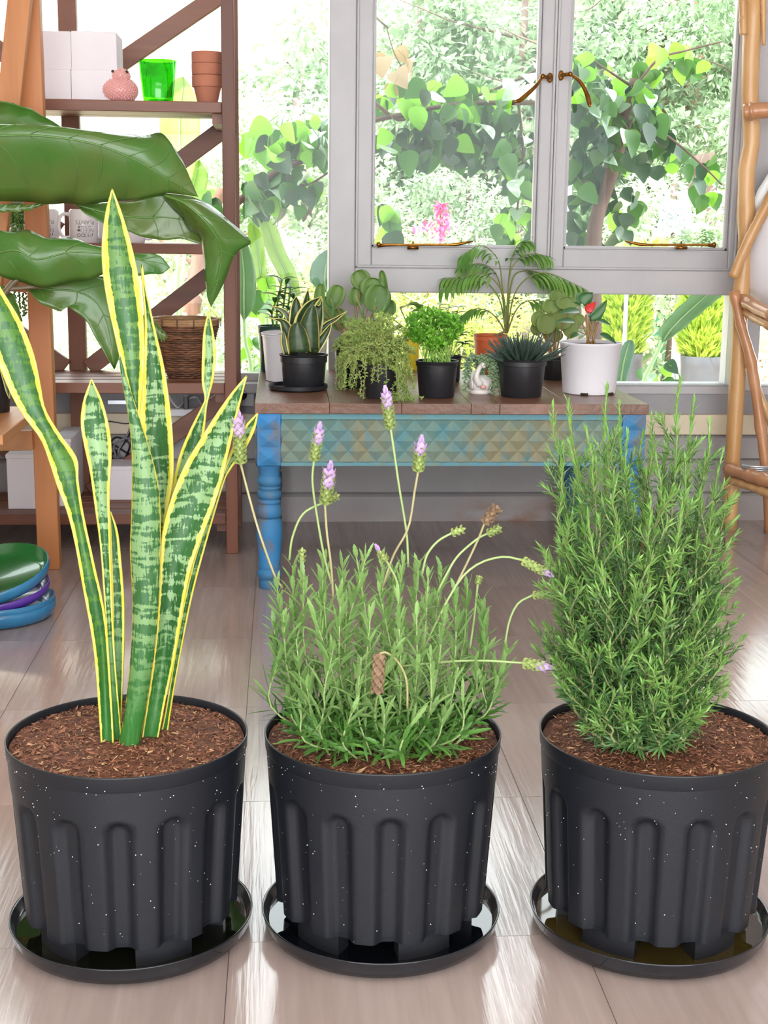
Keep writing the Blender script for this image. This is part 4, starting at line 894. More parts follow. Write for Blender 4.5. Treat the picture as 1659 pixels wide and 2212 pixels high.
# parsley
t, c, r1, h = plant('potted_parsley', 'black pot full of bright green curly parsley near the bench centre', 'potted plant', 897, 990, 778, 861, 'bsmall')
r3 = random.Random(9)
for i in range(64):
    a = r3.uniform(0, 2*pi); q = math.sqrt(r3.random()); e = U(935+55*q*math.cos(a), 712+38*q*math.sin(a), c.y+r3.uniform(-.04, .04)); b0 = wpoint(c, h)+V((r3.uniform(-.6, .6)*r1, r3.uniform(-.6, .6)*r1, 0)); P = cr([b0, b0.lerp(e, .5)+V((0, 0, .01)), e], 8)
    mb = MB(); mb.mat(M['parst']); mb.tube(P, [.0011]*8, 5, cap=False); mb.mat(M['pars'])
    for j in range(34): d = V((r3.gauss(0, 1), r3.gauss(0, 1), r3.gauss(.4, .7))).normalized(); mb.leaf(e+d*r3.uniform(.002, .016), d, V((r3.gauss(0, 1), -1, 1)), r3.uniform(.008, .013), .009, 3, 'ovate', droop=r3.uniform(-1.5, 1.5), cup=r3.uniform(-.3, .3))
    mb.build('stalk', None, t)
t, c, r1, h = plant('potted_basil', 'black pot with broad leaved herb behind the parsley', 'potted plant', 946, 998, 768, 826, 'bsmall')
for i, (px, py) in enumerate([(950, 660), (968, 668), (985, 690), (1000, 715), (972, 700), (1005, 740), (955, 690), (990, 665)]):
    b0 = wpoint(c, h); e = U(px, py, c.y); P = cr([b0, b0.lerp(e, .6)+V((0, 0, .005)), e], 8); mb = MB(); mb.mat(M['lstem']); mb.tube(P, [.0015]*8, 5); mb.mat(M['dg' if i % 2 else 'lg'])
    for j in range(6): d = V((math.cos(j*1.7+i), math.sin(j*1.7+i)*.7, .35)); mb.leaf(P[7-(j//2)], d, (0, 0, 1), .032, .016, 5, 'ovate', droop=.5, cup=.2)
    mb.build('stem', None, t)
# parlor palm in orange pot
t, c, r1, h = plant('potted_palm', 'small feathery palm in an orange plastic pot', 'potted plant', 1022, 1095, 722, 806, 'opot', .84)
FR = [([(1093, 720), (1085, 620), (1075, 560), (1040, 530), (1003, 548)], .055, 9), ([(1093, 720), (1088, 640), (1060, 600), (1020, 592), (962, 620)], .05, 10), ([(1093, 720), (1080, 650), (1050, 610), (1010, 600), (968, 600)], .05, 10),
      ([(1095, 720), (1110, 640), (1140, 600), (1185, 590), (1255, 620)], .07, 12), ([(1095, 720), (1098, 620), (1105, 560), (1118, 530), (1130, 520)], .055, 10), ([(1093, 720), (1100, 600), (1120, 560), (1150, 548), (1178, 552)], .05, 8),
      ([(1095, 720), (1115, 670), (1140, 650), (1180, 655), (1200, 690)], .05, 8), ([(1092, 720), (1075, 690), (1050, 670), (1020, 668), (1000, 680)], .035, 7), ([(1094, 720), (1105, 610), (1130, 585), (1170, 590), (1215, 610)], .055, 10), ([(1093, 720), (1085, 640), (1070, 590), (1040, 570), (1000, 575)], .05, 9)]
for i, (pp, LL, n) in enumerate(FR):
    yo = [-.02, -.05, .03, -.04, .02, -.01, .0, .0, .05, .04][i]; P = cr([U(a, b_, c.y+yo*min(1, j/2.)) for j, (a, b_) in enumerate(pp)], 20); mb = MB(); mb.mat(M['palst']); mb.tube(P, [lerp(.003, .0008, j/19) for j in range(20)], 6); mb.mat(M['pal'])
    for j in range(n):
        f = .48+.52*j/(n-1); k = min(18, int(f*19)); p = P[k].lerp(P[k+1], f*19-k); tt = (P[k+1]-P[k]).normalized(); sd_ = tt.cross(V((0, 0, 1))); sd_ = sd_.normalized() if sd_.length > .05 else V((1, 0, 0))
        for s_ in (-1, 1): mb.leaf(p, tt*.8+sd_*s_*.9+V((0, 0, -.05)), V((0, 0, 1)), LL*1.5*(1.15-.5*abs(f-.72)*2), .0135, 7, 'lance', droop=1.5, cup=.12)
    mb.leaf(P[-1], (P[-1]-P[-2]), (0, 0, 1), LL*.8, .009, 6, 'lance', droop=.5); mb.build('frond', None, t)
mb = MB(); mb.tube([wpoint(c, h), U(1093, 715, c.y), U(1092, 660, c.y)], [.006, .005, .004], 8); mb.build('stem', M['palst'], t)
# swan planter with burro's tail
cW, r1, r0, h = spec(1014, 1060, 800, 852, .9); t = thing('swan_planter', 'small white ceramic swan planter with trailing fleshy leaved succulent', 'planter', cW)
mb = MB(); mb.ball(cW+V((0, 0, .028)), (.034, .036, .028), 20, 12); mb.lathe([(.03, 0), (.032, .002), (.032, .009), (.028, .011)], cW, 28); mb.build('body', M['ceramw'], t)
mb = MB(); n0 = cW+V((-.004, -.03, .028)); mb.tube(cr([n0, n0+V((-.012, -.008, .02)), n0+V((-.006, -.008, .045)), n0+V((.004, -.012, .058)), n0+V((.009, -.02, .05))], 14), [.012, .0115, .010, .009, .008, .007, .007, .007, .007, .0075, .008, .008, .006, .003], 12); nk = mb.build('neck', M['ceramw'], t)
mb = MB(); mb.ball(cW+V((.004, -.036, .022)), (.009, .006, .007), 10, 6); mb.build('beak', M['beak'], nk)
mb = MB()
for s_ in (-1, 1): mb.leaf(cW+V((s_*.026, -.022, .012)), V((s_*.2, -.1, 1)), V((s_, -.6, 0)), .036, .026, 6, 'ovate', droop=.3, cup=.2)
mb.build('wings', M['ceramw'], t, solid=.004)
r3 = random.Random(31)
for i, (x, ylo) in enumerate([(1068, 850), (1078, 858), (1060, 815), (1072, 835), (1050, 790), (1045, 775), (1062, 790), (1080, 840), (1018, 800), (1012, 815), (1006, 845), (1036, 782), (1066, 858), (1075, 812)]):
    y0_ = cW.y+r3.uniform(-.03, .0); top = U(lerp(1045, x, .6), 772, y0_); P = cr([cW+V((0, 0, .05)), top, U(x, 790 if ylo > 800 else 775, y0_-.02), U(x+r3.uniform(-3, 3), ylo, y0_-.025)], 16); mb = MB(); mb.mat(M['burro']); mb.tube(P, [.0012]*16, 5)
    L = sum((P[k+1]-P[k]).length for k in range(15)); n = int(L/.0032)
    for j in range(n):
        f = (j+.5)/n*15; k = min(14, int(f)); p = P[k].lerp(P[k+1], f-k); a = j*2.4; tt = (P[k+1]-P[k]).normalized(); o = Matrix.Rotation(a, 3, tt)@tt.orthogonal().normalized()
        d = (o+tt*.5).normalized(); mb.ball(p+d*.005, (.003, .003, .0058), 6, 4, rot=V((0, 0, 1)).rotation_difference(d).to_matrix())
    mb.build('trailing_stem', None, t)
# zebra haworthia
t, c, r1, h = plant('potted_zebra_succulent', 'black pot with spiky dark succulent banded in white', 'potted plant', 1072, 1181, 774, 861, 'bsmall', .80, band=.18, lip=.003)
for i in range(105):
    ring = i % 7; e = lerp(.16, 1.35, (i//7)/15+rr.uniform(-.03, .03)); a = i*2.39996; d = V((math.cos(a)*math.cos(e), math.sin(a)*math.cos(e), math.sin(e))); b0 = wpoint(c, h)+V((math.cos(a), math.sin(a), 0))*r1*rr.uniform(.2, .75)*math.cos(e)+V((0, 0, .004)); L = rr.uniform(.075, .105)*(1.0 if e < 1 else .85); mb = MB(); mb.mat(M['hawo'])
    up = V((0, 0, 1)); nr = (up-d*d.dot(up)).normalized() if abs(d.z) < .98 else V((0, -1, 0)); P = [b0+d*L*k/7+nr*(.010*(k/7)**2)*(1 if e < 1.1 else 0) for k in range(8)]; mb.tube(P, [.0055*(1-(k/7)**1.6)+.0004 for k in range(8)], 6)
    mb.mat(M['hband'])
    for k in range(1, 13):
        f = k/13.; p = b0+d*L*f+nr*(.010*f*f)*(1 if e < 1.1 else 0); r_ = .0055*(1-f**1.6)+.0004; sd_ = d.cross(nr).normalized(); w_ = .0004
        q0 = p-nr*0; vs = [q0-sd_*r_*.95-nr*r_*.35, q0-nr*r_*1.04, q0+sd_*r_*.95-nr*r_*.35]
        b1 = len(mb.v)
        for v_ in vs: mb.v += [v_-d*w_, v_+d*w_]
        mb.face((b1, b1+1, b1+3, b1+2)); mb.face((b1+2, b1+3, b1+5, b1+4))
    mb.build('leaf', None, t)
# kalanchoe-like behind
t, c, r1, h = plant('potted_round_succulent', 'dark pot with grey green scalloped round leaves behind the zebra succulent', 'potted plant', 1168, 1226, 770, 822, 'bsmall')
for i, (px, py, rx, ry) in enumerate([(1180, 700, 22, 22), (1215, 690, 24, 22), (1195, 725, 22, 14), (1232, 705, 18, 24), (1160, 710, 14, 14), (1190, 662, 20, 15), (1225, 655, 26, 14), (1248, 690, 16, 12), (1165, 690, 18, 18), (1205, 640, 18, 14)]):
    Y = c.y+rr.uniform(-.03, .02); th = [k/8*pi for k in range(9)]; A = [(px-rx*math.sin(a), py+ry*math.cos(a)) for a in th]; B = [(px+rx*math.sin(a), py+ry*math.cos(a)) for a in th]; pxleaf(t, M['kal'], A, [(px, q[1]) for q in A], B, Y, .006, 12, 6, sol=.003)
    st = MB(); st.tube(cr([wpoint(c, h), U(px, py+ry*.7, Y+.004)], 5), [.0025]*5, 6); st.build('leaf_stalk', M['tan'], t)
# anthurium in white pot
t, c, r1, h = plant('potted_anthurium', 'large white plastic pot with a red flowered plant at the right end of the bench', 'potted plant', 1207, 1341, 738, 855, 'wpot', .84, band=.05, lip=.001)
r0 = r1*.84
for a in (-1.95, -.85, .3, 2.2): mb = MB(); p = c+V((math.cos(a)*r0, math.sin(a)*r0, .004)); mb.box(p-V((.011, .003, .0035)), p+V((.011, .003, .003)), Matrix.Rotation(a+pi/2, 3, 'Z'), p); mb.build('drain_slot', M['soil'], t, smooth=False)
ST2 = [((1279, 655), .0), ((1283, 670), -.005), ((1265, 680), .005), ((1294, 690), .0), ((1258, 700), .01), ((1288, 665), .008), ((1272, 690), -.01)]
for i, ((px, py), yo) in enumerate(ST2): b0 = wpoint(c, h)+V(((i-3)*.004, yo, 0)); st = MB(); st.tube(cr([b0, b0.lerp(U(px, py, c.y), .5)+V((0, 0, 0)), U(px, py, c.y+yo)], 7), [.0028]*7, 7); st.build('stem', M['tan'], t)
mb = MB(); p = U(1268, 676, c.y-.01); mb.leaf(U(1267, 674, c.y-.01), U(1292, 646, c.y-.01)-U(1267, 674, c.y-.01), (-.4, -1, .3), .040, .026, 8, 'heart', cup=.25, droop=.3); mb.build('spathe', M['red'], t, solid=.001)
pxleaf(t, M['dg'], [(1270, 684), (1285, 668), (1300, 655), (1311, 648)], [(1275, 686), (1290, 676), (1305, 660), (1311, 648)], [(1275, 694), (1296, 690), (1308, 668), (1311, 648)], c.y-.02, .003)
pxleaf(t, M['dg'], [(1252, 660), (1244, 645), (1250, 632), (1280, 632)], [(1258, 655), (1256, 645), (1265, 638), (1280, 632)], [(1262, 662), (1275, 655), (1280, 645), (1281, 632)], c.y, .006)
for (px, py, L, d) in ((1250, 672, .05, (-1, -.3, .1)), (1290, 692, .035, (.8, -.5, -.1)), (1240, 695, .045, (-1, -.2, .2)), (1262, 665, .04, (-.7, -.5, .5)), (1296, 722, .045, (.9, -.4, -.3)), (1250, 720, .03, (-.8, -.6, -.2))):
    mb = MB(); mb.leaf(U(px, py, c.y), d, (0, -.5, 1), L*1.25, L*.7, 7, 'heart', droop=.4, cup=.1); mb.build('leaf', M['dg'], t)
# ---------------------------------------------------------------- things on the shelf unit
zt1, zt2, zt3, zt4 = tiers
M['card'] = mat('white_cardboard', 'e2dde3', 'dcd6dd', 6, rough=.75)
M['seam'] = mat('box_shadow_gap', '8d7f83', rough=.8)
def bxf(xl, xr, yt, yb, Y, D, label):
    a = U(xl, yb, Y); b_ = U(xr, yt, Y); t = thing('white_box', label, 'box', ((a.x+b_.x)/2, Y+D/2, a.z), 'white card boxes on the top shelf')
    o = MB().box((a.x+.0012, Y, a.z), (b_.x-.0012, Y+D, b_.z-.004)).build('carton', M['card'], t, smooth=False, bevel=.002)
    MB().box((a.x+.003, Y+.001, b_.z-.006), (b_.x-.003, Y+D-.002, b_.z-.002)).build('lid_flap', M['card'], t, smooth=False, bevel=.001)
YX = YS+.03; zq = zt1
z_px = lambda z, x, Y: CY-FPX*((V((U(x, 200, Y).x, Y, z))-CAM).dot(Up)/(V((U(x, 200, Y).x, Y, z))-CAM).dot(Fw))
b0 = z_px(zq, 160, YX); mz = b0-67
bxf(154, 252, mz, b0, YX, .16, 'white box at lower right of the four on the top shelf')
bxf(60, 153, mz-1, b0, YX, .16, 'white box at lower left of the four on the top shelf')
bxf(154, 252, 67, mz+1, YX, .16, 'white box at upper right of the four on the top shelf')
bxf(60, 153, 66, mz+0, YX, .16, 'white box at upper left of the four on the top shelf')
# pink knobbly ornament
M['pink'] = mat('pink_glaze_knobbly', 'e3aaa6', 'dc9f9c', 8, rough=.2)
p = U(256, 200, YS+.02); c = V((p.x-.002, YS+.01+.055, zt1)); t = thing('knobbly_ornament', 'small pink knobbly ceramic creature ornament in front of the white boxes', 'ornament', c); c = V((p.x, YS+.052, zt1))
mb = MB(); A = (.051, .045, .038); rr = random.Random(2)
mb.ball(c+V((0, 0, .030)), A, 28, 18); 
kb = MB()
def knobs(cc, A, n, r, par):
    for i in range(n):
        z = 1-2*(i+.5)/n; a = i*2.39996; s_ = math.sqrt(1-z*z); d = V((s_*math.cos(a), s_*math.sin(a), z)); q = cc+V((d.x*A[0], d.y*A[1], d.z*A[2]))
        if q.z > zt1+.004: kb.ball(q, r, 6, 4)
knobs(c+V((0, 0, .030)), A, 420, .0031, t); hc = c+V((.004, -.006, .070)); mb.ball(hc, (.027, .026, .020), 20, 12); knobs(hc, (.027, .026, .020), 150, .0028, t)
bd = mb.build('body', M['pink'], t); o = kb.build('knobs', M['pink'], t); o['kind'] = 'stuff'
for s_ in (-1, 1): mb = MB(); mb.ball(hc+V((s_*.020, -.016, .011)), .0045); mb.build('eye', mat('dark_glaze', '3b2724', rough=.1), bd)
# green glass
m, nt, b = new('green_glass'); b.inputs['Base Color'].default_value = lin('6fd61e'); b.inputs['Transmission Weight'].default_value = .9; b.inputs['Roughness'].default_value = .03; b.inputs['IOR'].default_value = 1.45; M['gg'] = m
cg = V((U(342, 215, YS+.06).x, YS+.058, zt1)); s_ = S(cg); R1 = 40.5*s_; R0g = 31*s_; hG = U(342, 131, cg.y).z-zt1
t = thing('green_glass_vase', 'bright green tapered glass vase on the top shelf', 'vase', cg)
mb = MB(); mb.lathe([(.0005, .010), (R0g*.55, .008), (R0g*.85, .0015), (R0g, 0), (R0g+.001, .004), (R1, hG), (R1-.0035, hG), (R0g-.002, .016), (.0005, .018)], cg, 48); mb.build('glass_body', glassm('green_tinted_glass', (.20, .66, .06), .06), t)
# nested terracotta pots
ct = V((U(449, 215, YS+.07).x, YS+.052, zt1)); s_ = S(ct)
for i in range(3):
    zz = zt1+(0, 25*s_, 49*s_)[i]*1.0
    t = thing('terracotta_pot', ('bottom', 'middle', 'top')[i]+' terracotta pot in the nested stack beside the shelf post', 'pot', (ct.x, ct.y, zz), 'nested terracotta pots')
    r1 = 33.5*s_; hp_ = 58*s_ if i == 0 else (34*s_); rim = 25*s_; r_low = 22*s_
    H_ = 56*s_; cc = V((ct.x, ct.y, zz))
    mb = MB(); pr = [(r_low*.9, 0), (r_low, .001), (r1*.88, H_-rim*.95), (r1*.985, H_-rim*.93), (r1, H_-.002), (r1-.001, H_), (r1-.005, H_), (r1-.007, H_-rim), (r_low-.006, .004)]
    mb.lathe(pr, cc, 40); mb.build('pot_wall', M['terra'], t, auto=40); mb = MB(); mb.disc(cc+V((0, 0, .002)), r_low*.92); mb.build('pot_base', M['terra'], t)
# mugs
M['mug'] = mat('white_mug_glaze', 'eeeaf0', rough=.15); M['ink'] = mat('dark_print', '4a3a3c', rough=.5); M['ink2'] = mat('grey_print', '8b9094', rough=.5)
dg = None
def textmesh(s, size):
    cu = bpy.data.curves.new('txt', 'FONT'); cu.body = s; cu.size = size; cu.align_x = 'CENTER'; cu.align_y = 'CENTER'; o = bpy.data.objects.new('txt', cu); sc.collection.objects.link(o); bpy.context.view_layer.update()
    me = bpy.data.meshes.new_from_object(o.evaluated_get(bpy.context.evaluated_depsgraph_get())); vs = [V(v.co) for v in me.vertices]; fs = [tuple(p.vertices) for p in me.polygons]
    bpy.data.objects.remove(o); bpy.data.curves.remove(cu); bpy.data.meshes.remove(me); return vs, fs
LINES = [('YES, I', .026, .0, .012, 'ink2', -.001), ('DO', .0, .0, 0, 'ink', 0)]
TXT = [('YES', .0155, -.008, .026, 'ink2'), ('DO', .0150, .014, .026, 'ink'), ('NEED', .0165, -.006, .012, 'ink2'), ('ALL THESE', .0068, -.002, .0015, 'ink'), ('PLANTS', .0165, 0, -.011, 'ink2')]
def mug(px, Y, label, hang, txa, flip=True, lift=0):
    x = U(px, 500, Y).x; c = V((x, Y, zt2+lift)); t = thing('mug', label, 'mug', c, 'white printed mugs on the shelf'); R = .041; H = .096; mb = MB()
    pr = [(.0005, 0), (R-.004, 0), (R, .005), (R, H), (R-.001, H+.001), (R-.003, H), (R-.0032, .008), (.0005, .006)]
    if flip: pr = [(r, H-z) for r, z in pr]
    mb.lathe(pr, c, 48); mb.build('cup', M['mug'], t, auto=45)
    d = V((math.cos(hang), math.sin(hang), 0)); P = [c+d*r+V((0, 0, z)) for r, z in ((R-.002, H*.82), (R+.012, H*.86), (R+.026, H*.76), (R+.031, H*.5), (R+.026, H*.26), (R+.012, H*.14), (R-.002, H*.16))]
    mb = MB(); mb.tube(cr(P, 22), [.0055]*22, 10); mb.build('handle', M['mug'], t)
    for s, sz, ox, oy, m_ in TXT:
        vs, fs = textmesh(s, sz); q = MB(); sg = -1 if flip else 1
        for v in vs:
            a = txa+sg*(v.x+ox)/R; q.v.append(c+V((math.cos(a)*(R+.0004), math.sin(a)*(R+.0004), H/2+sg*(v.y+oy))))
        for f in fs: q.face(f)
        q.build('lettering', M[m_], t, smooth=False)
    q = MB(); sg = -1 if flip else 1
    for (ax, az) in ((.018, -.0), (.019, .0105), (-.021, .022), (.0165, .0095), (.0215, .0095)):
        a = txa+sg*ax/R; p = c+V((math.cos(a)*(R+.0006), math.sin(a)*(R+.0006), H/2+sg*az)); n_ = V((math.cos(a), math.sin(a), 0)); q.leaf(p, V((0, 0, sg)), n_, .006, .0035, 4, 'ovate'); q.tube([p-V((0, 0, sg*.0045)), p], .0003, 4)
    q.build('plant_print', M['ink'], t)
mug(181, YS+.07, 'upside down white mug with green and brown lettering and handle to the left', pi*1.03, -pi/2+.25)
mug(98, YS+.12, 'upside down white mug partly behind the pine leg', pi*.9, -pi/2+.15)
mug(283, YS+.075, 'white mug standing upright right of the tall snake leaf', 0.1, -pi/2+.0, flip=False)
mug(242, YS+.13, 'upside down white mug between the other printed mugs', pi*1.2, -pi/2+.2)
q = MB(); a = U(395, 527, YS+.02); q.box((a.x-.06, YS+.015, zt2), (a.x+.06, YS+.14, zt2+.003)); tag(q.build('white_tile', M['mug'], smooth=False), 'flat white card lying at the right end of the mug shelf', 'card')
# wicker basket
M['wick'] = mat('dark_wicker', '5f3d2a', '7a5238', 30, rough=.6, island=.35); M['wick2'] = mat('pale_cane_rim', 'b08a62', '9a7350', 20, rough=.5, island=.15)
cb = V((U(400, 810, YS+.17).x, YS+.17, zt3)); s_ = S(cb); t = thing('wicker_basket', 'round dark wicker basket with a pale cane rim on the shelf', 'basket', cb)
Rt_, Rb_, Hb = 72*s_, 34*s_, U(400, 690, cb.y).z-zt3; rr = random.Random(8); mb = MB(); nr = 24
for k in range(nr):
    f = k/(nr-1); z = .004+f*(Hb-.02); R_ = lerp(Rb_, Rt_, f**.8); P = []
    for j in range(60): a = 2*pi*j/60; P.append(cb+V(((R_+.0022*math.sin(j*pi/3+k*pi)+rr.gauss(0, .0008))*math.cos(a), (R_+.0022*math.sin(j*pi/3+k*pi)+rr.gauss(0, .0008))*math.sin(a), z+rr.gauss(0, .0007))))
    mb.tube(P+[P[0]], .0042, 5, cap=False)
o = mb.build('weave', M['wick'], t); o['kind'] = 'stuff'
mb = MB(); mb.lathe([(.001, .002), (Rb_-.002, .002), (Rt_-.006, Hb-.02)], cb, 40); mb.build('lining', mat('dark_wicker_inside', '2e1d14', rough=.9), t)
mb = MB()
for k in range(3):
    P = [cb+V(((Rt_+.001*k)*math.cos(2*pi*j/48), (Rt_+.001*k)*math.sin(2*pi*j/48), Hb-.012+.006*k+rr.gauss(0, .0008))) for j in range(49)]; mb.tube(P, .0055, 6, cap=False)
o = mb.build('rim', M['wick2'], t); o['kind'] = 'stuff'
q = MB()
for k in range(14): a = 2*pi*k/14+.1; q.tube([cb+V(((Rt_+.008)*math.cos(a), (Rt_+.008)*math.sin(a), Hb-.022)), cb+V(((Rt_+.009)*math.cos(a), (Rt_+.009)*math.sin(a), Hb+.006))], .0016, 5)
o = q.build('binding', M['wick'], t); o['kind'] = 'stuff'
# cables and boxes beneath
M['cb'] = mat('black_cable', '1d1d21', rough=.4); M['cw'] = mat('white_cable', 'd5d3d6', rough=.4); M['cgy'] = mat('grey_cable', '8a8a90', rough=.4)
rr = random.Random(5)
def tangle(pts, Y, m, label, r=.0032, n=60):
    P = cr([U(a, b_, Y+rr.uniform(-.03, .03)) for a, b_ in pts], n); return tag(MB().tube(P, r, 6).build('power_cable', M[m]), label, 'cable')
tangle([(285, 930), (262, 965), (240, 985), (262, 1000), (280, 960), (250, 945), (238, 970), (258, 1030), (275, 1010), (240, 960), (285, 985)], 4.64, 'cb', 'black cable tangled on the wall behind the tall snake leaf')
tangle([(288, 900), (275, 940), (255, 975), (270, 990), (284, 950), (262, 950), (245, 965), (250, 990), (240, 1045)], 4.66, 'cgy', 'grey cable hanging among the black cables on the wall')
c_ = [(255+34*math.cos(i*.42)+i*.4, 1022+28*math.sin(i*.42)) for i in range(46)]; tangle(c_, 4.62, 'cb', 'coil of black cable hanging under the middle shelf', .0028, 160)
tangle([(362, 850), (372, 868), (385, 880), (400, 866), (420, 858), (432, 868), (440, 900)], 4.64, 'cw', 'white cable looping below the basket shelf')
tangle([(218, 912), (235, 910), (270, 915), (292, 912)], 4.66, 'cb', 'thin black cable running along the cream rail', .002)
p = U(395, 890, 4.62); t = thing('power_board', 'white power board fixed behind the shelf under the basket', 'power board', p)
MB().box(p-V((.055, .02, .012)), p+V((.055, .02, .012))).build('case', M['wpot'], t, smooth=False, bevel=.003); q = MB(); q.box(p+V((.005, -.03, .012)), p+V((.02, .0, .055))); q.build('plug', M['cb'], t, smooth=False, bevel=.002)
def wbox(xl, xr, yt, yb, Y, D, label, m='card'):
    a = U(xl, yb, Y); b_ = U(xr, yt, Y); z0 = tiers[3] if yb < 1062 else 0; t = thing('storage_box', label, 'box', ((a.x+b_.x)/2, Y+D/2, z0)); MB().box((a.x, Y, z0), (b_.x, Y+D, b_.z)).build('carton', M[m], t, smooth=False, bevel=.003)
    MB().box((a.x-.002, Y-.002, b_.z-.012), (b_.x+.002, Y+D+.002, b_.z+.001)).build('lid', M[m], t, smooth=False, bevel=.002)
wbox(16, 84, 982, 1060, YS+.08, .26, 'white storage box on the bottom shelf at the far left')
wbox(120, 152, 948, 1060, YS+.12, .26, 'white storage box on the bottom shelf beside the pine leg')
wbox(215, 296, 1008, 1060, YS+.22, .14, 'white box on the bottom shelf behind the cables')
p = U(520, 848, YW-.01); t = thing('wall_socket_box', 'grey wall box with a round black socket under the left window', 'socket', p)
MB().box(p-V((.045, .012, .045)), p+V((.045, .009, .032))).build('case', M['paint'], t, smooth=False, bevel=.003); q = MB(); q.lathe([(.001, -.004), (.018, -.004), (.019, 0), (.019, .006)], U(521, 852, YW-.03), 24, rot=Matrix.Rotation(pi/2, 3, 'X')); q.build('socket', M['cb'], t)
MB().box(U(233, 873, YW-.02), U(282, 864, YW-.004)).build('wall_latch', M['steel'], wb, smooth=False)
# black pot on the pine shelf
cK, r1, r0, h = spec(-45, 25, 805, 893, .82, z=zas); t = thing('potted_dracaena', 'black pot with thin yellow edged leaves on the pine shelf at left edge', 'potted plant', cK); pot(t, cK, r1, r0, h, M['bsmall'])
for (A, B) in (([(0, 800), (8, 830), (12, 845), (20, 862)], [(2, 790), (16, 820), (22, 840), (21, 862)]), ([(-20, 800), (-30, 740), (-20, 700), (-5, 680)], [(-5, 800), (-10, 750), (-8, 720), (-5, 680)]), ([(-30, 800), (-60, 760), (-80, 750), (-100, 760)], [(-20, 795), (-50, 745), (-75, 735), (-100, 760)])):
    pxleaf(t, M['nest'], A, [((a[0]+b_[0])/2, (a[1]+b_[1])/2) for a, b_ in zip(A, B)], B, cK.y-.04, .004, mg=.2)
# string of pearls, two hanging plants at far left
M['pearl'] = mat('string_of_pearls', '4f7a3a', '6a9448', 20, rough=.4, island=.2)
def pearls(c0, strands, label, pw):
    t = thing('hanging_pearl_plant', label, 'hanging plant', c0); rr = random.Random(int(pw)); 
    mb = MB(); mb.lathe([(.001, 0), (.045, 0), (.06, .07), (.058, .07), (.05, .06), (.001, .06)], c0+V((0, 0, 0)), 32); mb.build('pot', M['wpot'], t)
    for (px, y0_, y1_, Y) in strands:
        top = U(px, y0_, Y); P = cr([c0+V((rr.uniform(-.03, .03), 0, .065)), V((top.x, Y, c0.z+.06)), top, U(px+rr.uniform(-4, 4), y1_, Y)], 14); mb = MB(); mb.mat(M['pearl']); mb.tube(P, .0007, 4)
        L = (P[-1]-P[4]).length; n = int(sum((P[k+1]-P[k]).length for k in range(13))/.006)
        for j in range(n): f = (j+.5)/n*13; k = min(12, int(f)); mb.ball(P[k].lerp(P[k+1], f-k)+V((rr.gauss(0, .004), rr.gauss(0, .003), 0)), .0036, 6, 5)
        mb.build('strand', None, t)
c0 = V((U(25, 430, 4.33).x, 4.33, zt2+.085)); 
MB_ = None
pearls(V((U(30, 440, 4.36).x, 4.36, zt2+.002)), [(x, 440, 505+rnd(-20, 14), YS-.03-.01*(i % 2)) for i, x in enumerate((18, 24, 30, 34, 38, 42, 46, 50, 28, 36))]+[(x, 600, 690+rnd(-10, 14), YS-.03) for x in (34, 40, 48, 54)], 'white pot of hanging string of pearls at the far left behind the pine legs', 3)
# ---------------------------------------------------------------- big-leaved plant at the left
m = mat('glossy_big_leaf', '43782d', '5d7233', 5, rough=.24, bump=.5, bscale=14, transl=.2, tcol='7fb02a', coat=.25); M['big'] = m
M['bigst'] = mat('brown_leaf_stalk', '6b5540', '57503a', 20, rough=.4)
# veins: raised ribs come from real geometry below
PH = thing('large_leaf_philodendron', 'large drooping glossy green leaves on brown stalks at the left behind the snake plant', 'plant', (-1.02, 3.55, 0))
YP = 3.62
def bl(A, Mi, B, cup=.0, rip=.004, n=34, veins=0, yo=0, rn=5):
    f = lambda P, off: [U(q[0], q[1], YP+yo+off+(q[2] if len(q) > 2 else 0)) for q in P]
    a, m_, b_ = f(A, 0), f(Mi, cup), f(B, 0); mb = MB(); mb.loft(a, m_, b_, n, 12, rip=rip, rn=rn); o = mb.build('leaf', M['big'], PH, solid=.0015)
    if veins:
        aa, mm, bb = cr(a, 60), cr(m_, 60), cr(b_, 60); v = MB(); v.tube([p+V((0, -.001, 0)) for p in mm], [.0028*(1-i/62)+.0005 for i in range(60)], 5)
        o2 = v.build('midrib', M['veins'], o)
        for k in range(veins):
            i = int(4+50*k/veins)
            for E in (aa, bb):
                j = min(59, i+9); q = []
                for s in range(9):
                    u = s/8*.94; ii = lerp(i, j, u); i0 = int(ii); P0 = mm[i0]; P1 = E[i0]; w_ = u*.5; qq = P1*((1-2*w_-0)*0) ; 
                    Aq, Mq, Bq = aa[i0], mm[i0], bb[i0]; t_ = .5-u/2 if E is aa else .5+u/2
                    q.append(Aq*((1-t_)*(1-2*t_))+Mq*(4*t_*(1-t_))+Bq*(t_*(2*t_-1))+V((0, -.0016, 0)))
                MB().tube(q, [.0012]*6+[.0009, .0006, .0003], 4).build('vein', M['veins'], o)
    return o
M['veins'] = mat('leaf_vein', '58803a', rough=.35)
bl([(-60, 205), (0, 217), (70, 238), (152, 286)], [(-60, 245, .03), (0, 252, .02), (70, 262, .01), (152, 288)], [(-60, 300), (0, 300), (70, 300), (152, 292)], .0, yo=.10)
bl([(-90, 268), (50, 281), (190, 289), (300, 292), (352, 291), (392, 345), (427, 424)], [(-90, 300, -.05), (60, 292, -.06), (190, 308, -.06), (280, 340, -.05), (350, 380, -.03), (400, 408, -.01), (427, 424)], [(-90, 425, .02), (40, 436, .02), (120, 440, .02), (190, 440, .02), (280, 431, .01), (350, 412, .0), (427, 424)], .0, .005, 40, 8)
